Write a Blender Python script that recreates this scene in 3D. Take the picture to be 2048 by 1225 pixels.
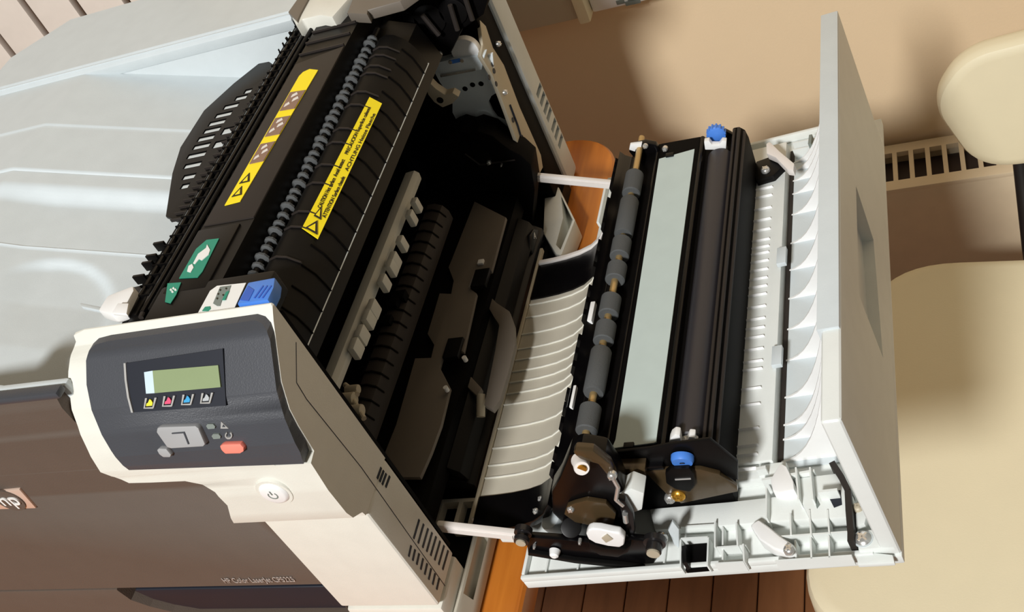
import bpy, bmesh, math, random
from mathutils import Vector, Matrix
random.seed(7)
for o in list(bpy.data.objects): bpy.data.objects.remove(o)
sc = bpy.context.scene
COL = sc.collection
# ------------------------------------------------------------------ camera
FP = 2199.07
RX = Vector((0.91324226, 0.19485828, -0.35779718))      # image right
RY = Vector((-0.11475129, -0.71963265, -0.68480727))    # image down
RZ = Vector((-0.3909229, 0.66645263, -0.63483871))      # forward
C0 = Vector((.42, -.397, .737))
cd = bpy.data.cameras.new('camera'); cam = bpy.data.objects.new('camera', cd); COL.objects.link(cam)
cd.sensor_width = 36; cd.lens = FP / 2048 * 36; cd.clip_start = .01
m = Matrix.Identity(4)
for i in range(3):
    m[i][0] = RX[i]; m[i][1] = -RY[i]; m[i][2] = -RZ[i]; m[i][3] = C0[i]
cam.matrix_world = m; sc.camera = cam
# ------------------------------------------------------------------ light
w = bpy.data.worlds.new('world'); sc.world = w; w.use_nodes = True
w.node_tree.nodes['Background'].inputs[0].default_value = (.86, .79, .68, 1)
w.node_tree.nodes['Background'].inputs[1].default_value = .18
def lamp(name, loc, tgt, size, power, col):
    l = bpy.data.lights.new(name, 'AREA'); l.shape = 'DISK'; l.size = size; l.energy = power; l.color = col
    o = bpy.data.objects.new(name, l); COL.objects.link(o); o.location = loc
    o.rotation_euler = (Vector(tgt) - Vector(loc)).to_track_quat('-Z', 'Y').to_euler(); return o
lamp('ceiling_lamp', (-.2, -2.9, 2.6), (0, .2, .1), .55, 186, (1, .995, .99))
sc.view_settings.view_transform = 'Standard'; sc.view_settings.look = 'None'
sc.view_settings.exposure = .0; sc.view_settings.gamma = 1; sc.view_settings.use_curve_mapping = False
# ------------------------------------------------------------------ rays: a pixel of the photograph onto a real plane
def ray(px, py):
    return RX * ((px - 1024) / FP) + RY * ((py - 612.5) / FP) + RZ
def hit(px, py, n, d):
    r = ray(px, py); t = (d - n.dot(C0)) / n.dot(r); return C0 + r * t
AX = {'x': Vector((1, 0, 0)), 'y': Vector((0, 1, 0)), 'z': Vector((0, 0, 1))}
def at(p, **k):
    a, v = list(k.items())[0]; return hit(p[0], p[1], AX[a], v)
# door frame (opened a few degrees short of flat)
DO = Vector((0, 0, .0056)); DU = Vector((.9962, 0, .0872)); DW = Vector((-.0872, 0, .9962))
def D(u, y, w): return DO + DU * u + DW * w + Vector((0, y, 0))
def atd(p, w=0):
    P = hit(p[0], p[1], DW, DW.dot(DO) + w); return (P - DO).dot(DU), P.y
# ------------------------------------------------------------------ materials
def lin(c): return tuple(((v / 255) / 12.92 if v / 255 <= .04045 else ((v / 255 + .055) / 1.055) ** 2.4) for v in c) + (1,)
def mat(name, rgb, rough=.5, metal=0, bump=0, scale=900, var=.06, spec=.5, coat=0):
    mt = bpy.data.materials.new(name); mt.use_nodes = True; nt = mt.node_tree; b = nt.nodes['Principled BSDF']
    b.inputs['Roughness'].default_value = rough; b.inputs['Metallic'].default_value = metal
    b.inputs['Specular IOR Level'].default_value = spec; b.inputs['Coat Weight'].default_value = coat
    tc = nt.nodes.new('ShaderNodeTexCoord'); nz = nt.nodes.new('ShaderNodeTexNoise')
    nz.inputs['Scale'].default_value = scale * .05; nz.inputs['Detail'].default_value = 4
    nt.links.new(tc.outputs['Object'], nz.inputs['Vector'])
    mx = nt.nodes.new('ShaderNodeMix'); mx.data_type = 'RGBA'; c = lin(rgb)
    mx.inputs[6].default_value = tuple(v * (1 - var) for v in c[:3]) + (1,); mx.inputs[7].default_value = tuple(min(1, v * (1 + var)) for v in c[:3]) + (1,)
    nt.links.new(nz.outputs['Fac'], mx.inputs[0]); nt.links.new(mx.outputs[2], b.inputs['Base Color'])
    if bump:
        n2 = nt.nodes.new('ShaderNodeTexNoise'); n2.inputs['Scale'].default_value = scale
        nt.links.new(tc.outputs['Object'], n2.inputs['Vector'])
        bp = nt.nodes.new('ShaderNodeBump'); bp.inputs['Strength'].default_value = bump; bp.inputs['Distance'].default_value = .0006
        nt.links.new(n2.outputs['Fac'], bp.inputs['Height']); nt.links.new(bp.outputs['Normal'], b.inputs['Normal'])
    return mt
M = dict(
    white=mat('ivory_plastic', (220, 219, 208), .42, bump=.15),
    tray=mat('pale_grey_plastic', (200, 208, 210), .38, bump=.12),
    door=mat('door_grey_plastic', (222, 226, 222), .45, bump=.1),
    bright=mat('natural_white_plastic', (234, 234, 232), .4),
    pink=mat('cream_plastic', (224, 218, 212), .45),
    brown=mat('dark_brown_plastic', (92, 80, 71), .55, bump=.3, spec=.25),
    navy=mat('slate_plastic', (66, 68, 73), .4, bump=.25),
    dark=mat('recess_plastic', (30, 33, 42), .5, spec=.3),
    black=mat('black_plastic', (10, 9, 9), .4, spec=.2),
    gloss=mat('glossy_black_plastic', (8, 7, 8), .24, spec=.25),
    matt=mat('matt_black_plastic', (8, 7, 7), .6, spec=.05),
    soot=mat('inner_black_plastic', (13, 12, 11), .5, spec=.15),
    guide=mat('dark_guide_plastic', (44, 39, 36), .5, spec=.25),
    plate=mat('grey_brown_plate', (108, 100, 90), .5),
    steel=mat('zinc_steel', (226, 236, 240), .4, metal=.1),
    frame=mat('dull_steel', (182, 172, 150), .5, metal=.1),
    chrome=mat('chrome_metal', (215, 214, 210), .25, metal=.75),
    brass=mat('brass_metal', (186, 158, 108), .3, metal=.6),
    gold=mat('golden_metal', (214, 160, 60), .25, metal=.8),
    rubber=mat('grey_rubber', (76, 78, 78), .75, bump=.6, scale=1500),
    belt=mat('dark_rubber', (44, 42, 46), .42),
    pad=mat('sage_grey_plate', (184, 198, 194), .45),
    blue=mat('blue_plastic', (72, 128, 214), .4),
    blueshade=mat('shaded_blue_plastic', (48, 92, 186), .45),  # darker blue paints shade on the lever's side, recess and grip lines
    yellow=mat('yellow_label', (250, 226, 20), .5, var=.02),
    green=mat('green_label', (34, 138, 112), .5, var=.02),
    paper=mat('white_label', (232, 232, 228), .5, var=.02),
    ink=mat('black_ink', (40, 34, 20), .6, var=0),
    brownink=mat('brown_ink', (140, 110, 92), .6, var=.1),
    greyink=mat('grey_ink', (120, 128, 122), .6),
    silver=mat('silver_print', (190, 188, 184), .35, metal=.4),
    lcd=mat('green_glass_screen', (136, 150, 112), .2),
    lcdhi=mat('pale_screen_edge', (196, 214, 224), .2),
    button=mat('grey_button', (160, 160, 160), .4),
    red=mat('coral_button', (246, 134, 116), .4),
    iy=mat('yellow_print', (240, 224, 50), .5), im=mat('magenta_print', (226, 74, 110), .5),
    ic=mat('cyan_print', (48, 150, 200), .5), ik=mat('grey_print', (170, 174, 176), .5),
    wall=mat('beige_wall_paint', (224, 200, 164), .8, bump=.3, scale=300, var=.03),
    cream=mat('cream_vinyl', (228, 218, 186), .45, bump=.15, scale=500, var=.03),
    radm=mat('radiator_enamel', (222, 204, 172), .5), radshade=mat('radiator_inside_shade', (60, 46, 40), .6),  # second, dark tone paints the shade inside the radiator
    tube=mat('black_tube', (30, 28, 28), .3),
    board=mat('white_painted_board', (226, 216, 204), .5), gap=mat('brown_joint', (84, 58, 40), .7),
)
def wood(name, rgb, rgb2, rough, sx, sy):
    mt = bpy.data.materials.new(name); mt.use_nodes = True; nt = mt.node_tree; b = nt.nodes['Principled BSDF']
    b.inputs['Roughness'].default_value = rough
    tc = nt.nodes.new('ShaderNodeTexCoord'); mp = nt.nodes.new('ShaderNodeMapping'); mp.inputs['Scale'].default_value = (sx, sy, 20)
    nz = nt.nodes.new('ShaderNodeTexNoise'); nz.inputs['Scale'].default_value = 1; nz.inputs['Detail'].default_value = 8; nz.inputs['Distortion'].default_value = .6
    cr = nt.nodes.new('ShaderNodeValToRGB'); cr.color_ramp.elements[0].color = lin(rgb); cr.color_ramp.elements[1].color = lin(rgb2)
    cr.color_ramp.elements[0].position = .3; cr.color_ramp.elements[1].position = .7
    nt.links.new(tc.outputs['Object'], mp.inputs['Vector']); nt.links.new(mp.outputs['Vector'], nz.inputs['Vector'])
    nt.links.new(nz.outputs['Fac'], cr.inputs['Fac']); nt.links.new(cr.outputs['Color'], b.inputs['Base Color']); return mt
M['chute'] = mat('chute_plastic', (186, 180, 164), .45)
M['table'] = wood('varnished_cherry_wood', (172, 96, 30), (200, 122, 44), .28, 90, 5)
M['floor'] = wood('brown_parquet', (122, 78, 46), (142, 94, 58), .4, 40, 6)
# ------------------------------------------------------------------ mesh helpers
def smooth(me, ang=.6):
    for p in me.polygons: p.use_smooth = True
    try: me.set_sharp_from_angle(angle=ang)
    except Exception: pass
def wpos(o):
    v = o.location.copy(); p = o.parent
    while p: v += p.location; p = p.parent
    return v
def link(name, me, parent=None, mt=None, label=None, origin=None):
    """world-space mesh -> object with its origin at its own middle; parents are only ever translated"""
    if mt and not me.materials: me.materials.append(M[mt])
    n = max(1, len(me.vertices)); c = Vector()
    for v in me.vertices: c += v.co
    c /= n
    if origin is not None: c = Vector(origin)
    for v in me.vertices: v.co -= c
    o = bpy.data.objects.new(name, me); COL.objects.link(o)
    o.location = c
    if parent: o.parent = parent; o.location = c - wpos(parent)
    if label: o['label'] = label
    return o
def fin(name, bm, parent, mt, label=None, bev=0, seg=2, ang=.6, origin=None):
    bmesh.ops.recalc_face_normals(bm, faces=bm.faces)
    if bev:
        es = [e for e in bm.edges if len(e.link_faces) == 2 and e.calc_face_angle(0) > .5]
        try: bmesh.ops.bevel(bm, geom=es, offset=bev, segments=seg, affect='EDGES', profile=.6, clamp_overlap=True)
        except Exception: pass
    me = bpy.data.meshes.new(name); bm.to_mesh(me); bm.free(); smooth(me, ang)
    return link(name, me, parent, mt, label, origin)
def add_prism(bm, pts, ext):
    vs = [bm.verts.new(p) for p in pts]; f = bm.faces.new(vs)
    r = bmesh.ops.extrude_face_region(bm, geom=[f]); nv = [g for g in r['geom'] if isinstance(g, bmesh.types.BMVert)]
    for v in nv: v.co += Vector(ext)
def prism(name, pts, ext, parent, mt, label=None, bev=0, **k):
    bm = bmesh.new(); add_prism(bm, pts, ext); return fin(name, bm, parent, mt, label, bev, **k)
def add_box(bm, a, b, T=None):
    x0, y0, z0 = a; x1, y1, z1 = b
    P = [(x0, y0, z0), (x1, y0, z0), (x1, y1, z0), (x0, y1, z0), (x0, y0, z1), (x1, y0, z1), (x1, y1, z1), (x0, y1, z1)]
    vs = [bm.verts.new(T(*p) if T else p) for p in P]
    for f in ((0, 3, 2, 1), (4, 5, 6, 7), (0, 1, 5, 4), (1, 2, 6, 5), (2, 3, 7, 6), (3, 0, 4, 7)): bm.faces.new([vs[i] for i in f])
def box(name, a, b, parent, mt, label=None, bev=0, T=None, **k):
    bm = bmesh.new(); add_box(bm, a, b, T); return fin(name, bm, parent, mt, label, bev, **k)
def basis(d):
    d = Vector(d).normalized(); u = d.orthogonal().normalized(); return u, d.cross(u)
def add_lathe(bm, p0, p1, prof, n=20, cap=True):
    """prof: list of (t along p0->p1 as fraction, radius)"""
    p0, p1 = Vector(p0), Vector(p1); u, v = basis(p1 - p0); rings = []
    for t, r in prof:
        c = p0.lerp(p1, t); rings.append([bm.verts.new(c + (u * math.cos(2 * math.pi * i / n) + v * math.sin(2 * math.pi * i / n)) * r) for i in range(n)])
    for a, b in zip(rings, rings[1:]):
        for i in range(n): bm.faces.new((a[i], a[(i + 1) % n], b[(i + 1) % n], b[i]))
    if cap: bm.faces.new(rings[0][::-1]); bm.faces.new(rings[-1])
def cyl(name, p0, p1, r, parent, mt, label=None, prof=None, n=20, bev=0):
    bm = bmesh.new(); add_lathe(bm, p0, p1, prof or [(0, r), (1, r)], n); return fin(name, bm, parent, mt, label, bev)
def exty(name, prof, y0, y1, parent, mt, label=None, bev=0, **k):
    return prism(name, [(x, y0, z) for x, z in prof], (0, y1 - y0, 0), parent, mt, label, bev, **k)
def cut(o, cutters):
    """real recesses: subtract closed world-space prisms [(pts, ext)...] from o"""
    bm = bmesh.new()
    for pts, ext in cutters: add_prism(bm, pts, ext)
    bmesh.ops.recalc_face_normals(bm, faces=bm.faces)
    me = bpy.data.meshes.new('cut'); bm.to_mesh(me); bm.free(); c = bpy.data.objects.new('cut', me); COL.objects.link(c)
    c.location = (0, 0, 0)
    md = o.modifiers.new('b', 'BOOLEAN'); md.operation = 'DIFFERENCE'; md.object = c; md.solver = 'EXACT'
    bpy.context.view_layer.update(); dg = bpy.context.evaluated_depsgraph_get()
    nm = bpy.data.meshes.new_from_object(o.evaluated_get(dg)); o.modifiers.clear()
    if len(nm.polygons) > 5: o.data = nm
    bpy.data.objects.remove(c)
def thing(name, label, cat, loc=(0, 0, 0), group=None):
    o = bpy.data.objects.new(name, None); COL.objects.link(o); o.location = loc; o.empty_display_size = .05
    o['label'] = label; o['category'] = cat
    if group: o['group'] = group
    return o
def stuff(o): o['kind'] = 'stuff'; return o
def text(name, s, p, dirv, up, size, parent, mt, depth=.0004, align='LEFT'):
    cu = bpy.data.curves.new(name, 'FONT'); cu.body = s; cu.size = size; cu.extrude = depth / 2; cu.align_x = align
    o = bpy.data.objects.new('tmp', cu); COL.objects.link(o)
    d = Vector(dirv).normalized(); n = d.cross(Vector(up)).normalized(); u = n.cross(d)
    mw = Matrix.Identity(4)
    for i in range(3): mw[i][0] = d[i]; mw[i][1] = u[i]; mw[i][2] = n[i]; mw[i][3] = p[i]
    bpy.context.view_layer.update(); dg = bpy.context.evaluated_depsgraph_get()
    me = bpy.data.meshes.new_from_object(o.evaluated_get(dg)); me.transform(mw); me.materials.clear()
    bpy.data.objects.remove(o); return link(name, me, parent, mt)
X, Y, Z = Vector((1, 0, 0)), Vector((0, 1, 0)), Vector((0, 0, 1))
def lerp(tab, v):
    if v <= tab[0][0]: return tab[0][1]
    for (a, fa), (b, fb) in zip(tab, tab[1:]):
        if v <= b: return fa + (fb - fa) * (v - a) / (b - a)
    return tab[-1][1]
def screw(p, n, parent, r=.004, mt='chrome'):
    p = Vector(p); n = Vector(n).normalized(); bm = bmesh.new()
    add_lathe(bm, p - n * .002, p + n * .003, [(0, r), (.55, r), (.85, r * .8), (1, r * .45)], 14)
    u, v = basis(n); q = p + n * .0028
    for a, b in ((u, v), (v, u)):
        add_prism(bm, [q + a * r * .7 + b * r * .12, q - a * r * .7 + b * r * .12, q - a * r * .7 - b * r * .12, q + a * r * .7 - b * r * .12], n * .0004)
    return fin('screw', bm, parent, mt)
# ================================================================== SETTING
WY = .93; TZ = -.008; FZ = -.75
def structure(o): o['kind'] = 'structure'; return o
wl = structure(box('wall_back', (-2.4, WY, FZ - .02), (2.6, WY + .1, 1.7), None, 'wall'))
fl = structure(box('floor', (-2.4, -1.6, FZ - .05), (2.6, WY, FZ - .012), None, 'gap'))
bmp = bmesh.new(); add_box(bmp, (0, 0, 0), (.068, .42, .012)); 
bmesh.ops.bevel(bmp, geom=bmp.edges[:], offset=.0012, segments=1, affect='EDGES')
pm = bpy.data.meshes.new('plank'); bmp.to_mesh(pm); bmp.free(); pm.materials.append(M['floor'])
for i in range(14):
    for j in range(3):
        o = bpy.data.objects.new('plank', pm); COL.objects.link(o); o.parent = fl
        wx = -.36 + i * .07; wy = -.1 + j * .422 + (i % 2) * .21
        o.location = Vector((wx, wy, FZ - .012)) - wpos(fl)
bmr = bmesh.new()
for (x0, x1, y0, y1) in ((-2.4, -.362, -1.6, WY), (.62, 2.6, -1.6, WY), (-.362, .62, -1.6, -.1), (-.362, .62, 1.0 - .1, WY)):
    add_box(bmr, (x0, y0, FZ - .012), (x1, y1, FZ - .001))
fo = fin('plank', bmr, fl, 'floor'); stuff(fo)
# ================================================================== TABLE
tb = thing('wooden_table', 'varnished orange-brown wooden table with rounded corner under the grey printer', 'table', (-.45, .3, FZ))
def rrect(x0, x1, y0, y1, r, z, n=10):
    P = []
    for cx, cy, a in ((x1 - r, y0 + r, -90), (x1 - r, y1 - r, 0), (x0 + r, y1 - r, 90), (x0 + r, y0 + r, 180)):
        for k in range(n + 1):
            t = math.radians(a + 90 * k / n); P.append((cx + r * math.cos(t), cy + r * math.sin(t), z))
    return P
c1 = at((1262, 300), z=TZ)
top = prism('tabletop', rrect(-.95, .046, -.30, .668, .07, TZ - .028), (0, 0, .028), tb, 'table', bev=.006, seg=3)
for lx in (-.90, -.02):
    for ly in (-.24, .62):
        cyl('leg', (lx, ly, FZ), (lx, ly, TZ - .028), .025, tb, 'table', prof=[(0, .018), (1, .028)])
prism('apron', rrect(-.90, .0, -.25, .62, .05, TZ - .09), (0, 0, .062), tb, 'table')
# ================================================================== RADIATOR
rd = thing('radiator', 'cream panel radiator with slotted top grille on the beige wall', 'radiator', (.6, .87, FZ + .1))
RZt = -.30; ry0, ry1 = .828, .915
box('front_panel', (.12, ry0 - .006, FZ + .1), (1.3, ry0 + .006, RZt), rd, 'radm', bev=.003)
box('back_panel', (.12, ry1 - .002, FZ + .1), (1.3, ry1 + .006, RZt), rd, 'radm', bev=.002)
bm = bmesh.new()
for i in range(40): add_box(bm, (.13 + i * .029, ry0 + .012, FZ + .12), (.132 + i * .029, ry1 - .012, RZt - .062))
stuff(fin('fins', bm, rd, 'radshade'))
box('slot_shade_block', (.13, ry0 + .008, RZt - .06), (1.29, ry1 - .004, RZt - .018), rd, 'radshade', bev=.008)  # dark block added under the grille so its slots read as shaded
grl = box('grille', (.12, ry0 - .006, RZt - .004), (1.3, ry1 + .006, RZt + .004), rd, 'radm', bev=.0015)
g0 = at((1775, 350), z=RZt).x; gs = (at((1909, 330), z=RZt).x - g0) / 4
gs = max(.02, gs); cs = []
i0 = int((.13 - g0) / gs) + 1; xx = g0 + i0 * gs
while xx < 1.28:
    hw = gs * .36; cs.append(([(xx - hw, ry0 + .013, RZt - .02), (xx + hw, ry0 + .013, RZt - .02), (xx + hw, ry1 - .013, RZt - .02), (xx - hw, ry1 - .013, RZt - .02)], (0, 0, .04))); xx += gs
cut(grl, cs)
# ================================================================== CHAIR
ch = thing('kitchen_chair', 'cream padded chair with rounded backrest and seat beside the table', 'chair', (.55, .42, FZ))
SZ = -.30
def cushion(name, pts, ext, label=None, b=.016):
    return prism(name, pts, ext, ch, 'cream', label, bev=b, seg=4)
def rounded(pts, r, n=6):
    out = []; N = len(pts)
    for i in range(N):
        p, a, b = Vector(pts[i]), Vector(pts[i - 1]), Vector(pts[(i + 1) % N])
        rr = min(r, (a - p).length * .45, (b - p).length * .45); s = p + (a - p).normalized() * rr; e = p + (b - p).normalized() * rr
        for k in range(n + 1):
            t = k / n; out.append(s * (1 - t) ** 2 + p * 2 * t * (1 - t) + e * t * t)
    return out
cushion('seat', rounded([(.20, .17, SZ - .045), (.62, .10, SZ - .045), (.68, .64, SZ - .045), (.30, .69, SZ - .045)], .10, 10), (0, 0, .045), b=.018)
BY = .745
bp = [at((1862, 215), y=BY), at((1955, 345), y=BY), at((2120, 330), y=BY) + Vector((.07, 0, 0)), at((2120, 330), y=BY) + Vector((.13, 0, .17)), at((1925, 118), y=BY)]
bp[3].z = bp[4].z + .02
bo = cushion('backrest', rounded(bp, .045, 8), (0, .034, 0), b=.014)
def tubeline(name, pts, r, parent, mt):
    bm = bmesh.new()
    for a, b in zip(pts, pts[1:]): add_lathe(bm, a, b, [(0, r), (1, r)], 12)
    for p in pts[1:-1]:
        bmesh.ops.create_uvsphere(bm, u_segments=12, v_segments=8, radius=r, matrix=Matrix.Translation(p))
    return fin(name, bm, parent, mt)
bx = at((2052, 345), y=BY + .02).x
for s in (bx - .005, bx + .075):
    tubeline('back_support', [(s, BY + .045, -.12), (s, BY + .04, -.22), (s, BY - .01, -.36), (s, .60, -.36)], .009, ch, 'tube')
for lx, ly in ((.245, .19), (.60, .15), (.33, .62), (.63, .60)):
    cyl('leg', (lx + (.02 if lx > .4 else -.02), ly + (.02 if ly > .4 else -.02), FZ), (lx, ly, SZ - .045), .011, ch, 'tube')
box('seat_frame', (.235, .18, SZ - .065), (.61, .61, SZ - .045), ch, 'tube', bev=.006)
# ================================================================== WALL ITEMS
sk = thing('wall_box', 'white plastic box with dark markings mounted on the beige wall at the top edge', 'box', (.0, WY, .02))
a = at((1185, 24), y=WY - .035); b = at((1316, 4), y=WY - .035)
box('housing', (a.x, WY - .035, a.z - .002), (b.x, WY, a.z + .12), sk, 'bright', bev=.004)
for px in ((1240, 4), (1258, 6), (1272, 3), (1262, -4)):
    q = at(px, y=WY - .035); box('mark', (q.x - .005, WY - .0365, q.z - .003), (q.x + .006, WY - .034, q.z + .003), sk, 'greyink', bev=.0008)
sk2 = thing('wall_panel', 'grey speckled panel with a pale end post hanging left of the white wall box', 'panel', (-.08, WY, .02))
a = at((1040, 48), y=WY - .05); b = at((1158, 42), y=WY - .05); c = at((1188, 38), y=WY - .05)
box('panel', (a.x - .06, WY - .045, b.z), (b.x, WY, b.z + .14), sk2, 'frame', bev=.004)
box('end_post', (b.x + .0005, WY - .055, b.z - .004), (c.x - .004, WY, b.z + .14), sk2, 'cream', bev=.004, label='pale end post')
cb = thing('panelled_cupboard', 'white vertically boarded cupboard behind the far left corner of the printer', 'cupboard', (-1.1, WY - .02, FZ))
box('carcass', (-1.9, WY - .03, FZ), (-.60, WY - .001, .9), cb, 'gap')
g1 = at((60, 26), y=WY - .045).x; g3 = at((150, 8), y=WY - .045).x; stp = g3 - g1
k = -7
while g1 + k * stp < -.62:
    x0 = g1 + k * stp + .006; x1 = min(-.60, x0 + stp - .012); box('board', (x0, WY - .045, FZ), (x1, WY - .0302, .9), cb, 'board', bev=.003); k += 1
# ================================================================== PRINTER
pr = thing('laser_printer', 'large grey and dark brown office laser printer with its right side door swung open', 'printer', (-.27, .3, TZ))
# ---- outer cover (left bulk with the sunken paper tray), rear cover, base
YB = .46
def binz(x, y):
    z = .3335 if x < -.41 else .3335 - .28 * (x + .41) if x < -.05 else .233
    z -= .0015 * min(1, max(0, (.372 - y) / .002))
    z -= .002 * min(1, max(0, (.304 - y) / .0015))
    t = min(1, max(0, (.286 - y) / .017)); z -= .0125 * (t * t * (3 - 2 * t)) * min(1, max(0, (x + .50) / .14))
    z += .0014 * max(0, 1 - abs(y - .2135) / .002)
    # finger hollow: quarter arc wall
    dx, dy = (x + .315) / .075, (y - .125) / .078
    r = math.hypot(dx, dy)
    if x > -.36 and y > .10:
        s = min(1, max(0, (1.0 - r) / .12)); fade = min(1, max(0, (x + .36) / .03)) * min(1, max(0, (y - .10) / .05))
        z -= .006 * (s * s * (3 - 2 * s)) * fade
    return z
xs = sorted(set([round(-.565 + i * .004, 4) for i in range(int(.415 / .004) + 1)])); ys = sorted(set([round(.012 + i * .003, 4) for i in range(150)] + [.3725, .3705, .3045, .3025, .2115, .2135, .2155, YB]))
ys = [y for y in ys if y <= YB]
bm = bmesh.new(); G = [[bm.verts.new((x, y, binz(x, y))) for x in xs] for y in ys]
for j in range(len(ys) - 1):
    for i in range(len(xs) - 1): bm.faces.new((G[j][i], G[j][i + 1], G[j + 1][i + 1], G[j + 1][i]))
bot = [[bm.verts.new((x, y, .20)) for x in (xs[0], xs[-1])] for y in (ys[0], ys[-1])]
def skirt(row, a, b): bm.faces.new([a] + row + [b])
skirt(G[0], bot[0][0], bot[0][1]); skirt(G[-1][::-1], bot[1][1], bot[1][0])
skirt([r[0] for r in G][::-1], bot[1][0], bot[0][0]); skirt([r[-1] for r in G], bot[0][1], bot[1][1])
tray = fin('output_tray', bm, pr, 'tray', ang=.9)
pp = lambda p, d: hit(p[0], p[1], Vector((.28, 0, 1)), .28 * -.235 + .285 + d)
prism('paper_stop', [at((165, 612), z=.291), at((225, 624), z=.284), at((225, 632), z=.284), at((168, 620), z=.291)], (0, 0, .004), tray, 'tray', bev=.001)
# body around the tray
box('left_cover', (-.570, .012, -.006), (-.5655, .515, .337), pr, 'tray', bev=.002)
deck = exty('rear_deck', [(-.57, .20), (-.57, .33), (-.562, .3385), (-.152, .3385), (-.15, .337), (-.15, .20)], YB, .592, pr, 'tray', bev=0)
# corner of deck rounded: chamfer cut
cut(deck, [([(-.575, .52, .19), (-.575, .60, .19), (-.50, .60, .19)], (0, 0, .2)), ])
dl = prism('deck_lip', [(-.57, YB - .004, .334), (-.57, YB + .004, .3405), (-.15, YB + .004, .3405), (-.15, YB - .004, .334)], (0, .003, -.012), pr, 'tray', bev=.0015)
box('body_core', (-.563, .02, -.006), (-.162, .59, .198), pr, 'soot')
rc = box('rear_cover', (-.1495, .566, -.006), (0, .606, .345), pr, 'tray', bev=.006, seg=3)
vs = []
for i, (px, py) in enumerate([(1083, 165), (1090, 182), (1097, 199), (1103, 213), (1112, 235), (1118, 251), (1125, 268)]):
    c = at((px, py), x=0); c.y = min(c.y, .589); vs.append(([(-.012, c.y - .011, c.z - .0033), (-.012, c.y + .012, c.z - .0033), (-.012, c.y + .012, c.z + .0033), (-.012, c.y - .011, c.z + .0033)], (.03, 0, 0)))
cut(rc, vs)
for pts, ext in vs:
    y0, y1 = pts[0][1], pts[1][1]; z0, z1 = pts[0][2], pts[2][2]
    box('vent_slot', (-.0125, y0 + .0006, z0 + .0006), (-.008, y1 - .0006, z1 - .0006), rc, 'matt')
box('rear_seal', (-.03, .524, -.004), (-.004, .5655, .338), pr, 'matt', bev=.002)
# ---- front column (white) and side skin
W = [(.0, .002), (.165, .0), (.178, -.002), (.186, -.012), (.195, -.014), (.222, -.014), (.249, -.011), (.2505, -.002), (.274, .001), (.288, .004), (.305, .013), (.319, .026), (.334, .040), (.342, .049)]
Dk = [(.0, -.002), (.249, -.0135), (.256, -.0125), (.27, -.010), (.288, -.004), (.305, .005), (.319, .018), (.333, .031), (.342, .045)]
Bf = [(.0, .003), (.30, .003), (.312, .0035), (.32, .006)]
def ats(p, prof, off=0):
    y = .0
    for _ in range(40):
        P = at(p, y=y); y = .6 * y + .4 * (lerp(prof, P.z) + off)
    return P
def surf_prism(name, pix, prof, off, yback, parent, mt, label=None, bev=0, zs=None, world=None, maxz=9, fwd=False):
    poly = [(p[0], p[2]) for p in world] if world else [(q.x, min(q.z, maxz)) for q in (ats(p, prof, off) for p in pix)]
    bm = bmesh.new(); vs = [bm.verts.new((x, -1, z)) for x, z in poly]; bm.faces.new(vs)
    zl = zs or [a for a, _ in prof] + [.2 + .005 * i for i in range(30)]
    lo, hi = min(z for _, z in poly), max(z for _, z in poly)
    for z in zl:
        if lo + 1e-4 < z < hi - 1e-4:
            bmesh.ops.bisect_plane(bm, geom=bm.verts[:] + bm.edges[:] + bm.faces[:], plane_co=(0, 0, z), plane_no=(0, 0, 1))
    if fwd:
        for xx in (-.028, -.029): bmesh.ops.bisect_plane(bm, geom=bm.verts[:] + bm.edges[:] + bm.faces[:], plane_co=(xx, 0, 0), plane_no=(1, 0, 0))
    r = bmesh.ops.extrude_face_region(bm, geom=bm.faces[:]); nv = {g for g in r['geom'] if isinstance(g, bmesh.types.BMVert)}
    for v in bm.verts:
        if v in nv: v.co.y = yback if yback is not None else lerp(prof, v.co.z) + off + .006
        else: v.co.y = lerp(prof, v.co.z) + off
        if fwd and v not in nv and v.co.x < -.0285 and v.co.z > .2495: v.co.y += (lerp(Dk, v.co.z) + .0022 - v.co.y) * min(1, max(0, (.334 - v.co.z) / .006))
    return fin(name, bm, parent, mt, label, bev, seg=3, ang=.7)
colpix = [(150, 664), (547, 608), (560, 615)]
wc = surf_prism('front_column', [(152, 700), (166, 672), (547, 608), (552, 612)] , W, 0, .0495, None, 'white') if False else None
P = lambda x, y: ats((x, y), W)
left = [(481, 1038), (455, 1012), (430, 985), (405, 970), (370, 963), (300, 966), (258, 967), (243, 960), (212, 925), (185, 885), (163, 840), (150, 800), (144, 745), (145, 705), (152, 684)]
poly = [(P(*p).x, 0, P(*p).z) for p in left]
poly = poly + [(-.170, 0, .3395), (-.160, 0, .3415), (-.001, 0, .3415), (0, 0, .340)]
poly = poly + [(0, 0, .1725)]
col = surf_prism('control_column', None, W, 0, .0495, pr, 'white', world=poly, bev=.0018, fwd=True)
lp = [ats(p, [(0, .002), (1, .001)]) for p in ((525, 1040), (686, 1216))]
lc = prism('lower_column_cover', [(lp[0].x, .001, .1718), (lp[1].x, .001, .042), (-.0, .001, .042), (-.0, .001, .1718)], (0, .0485, 0), pr, 'white', bev=.003, seg=3)
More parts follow.
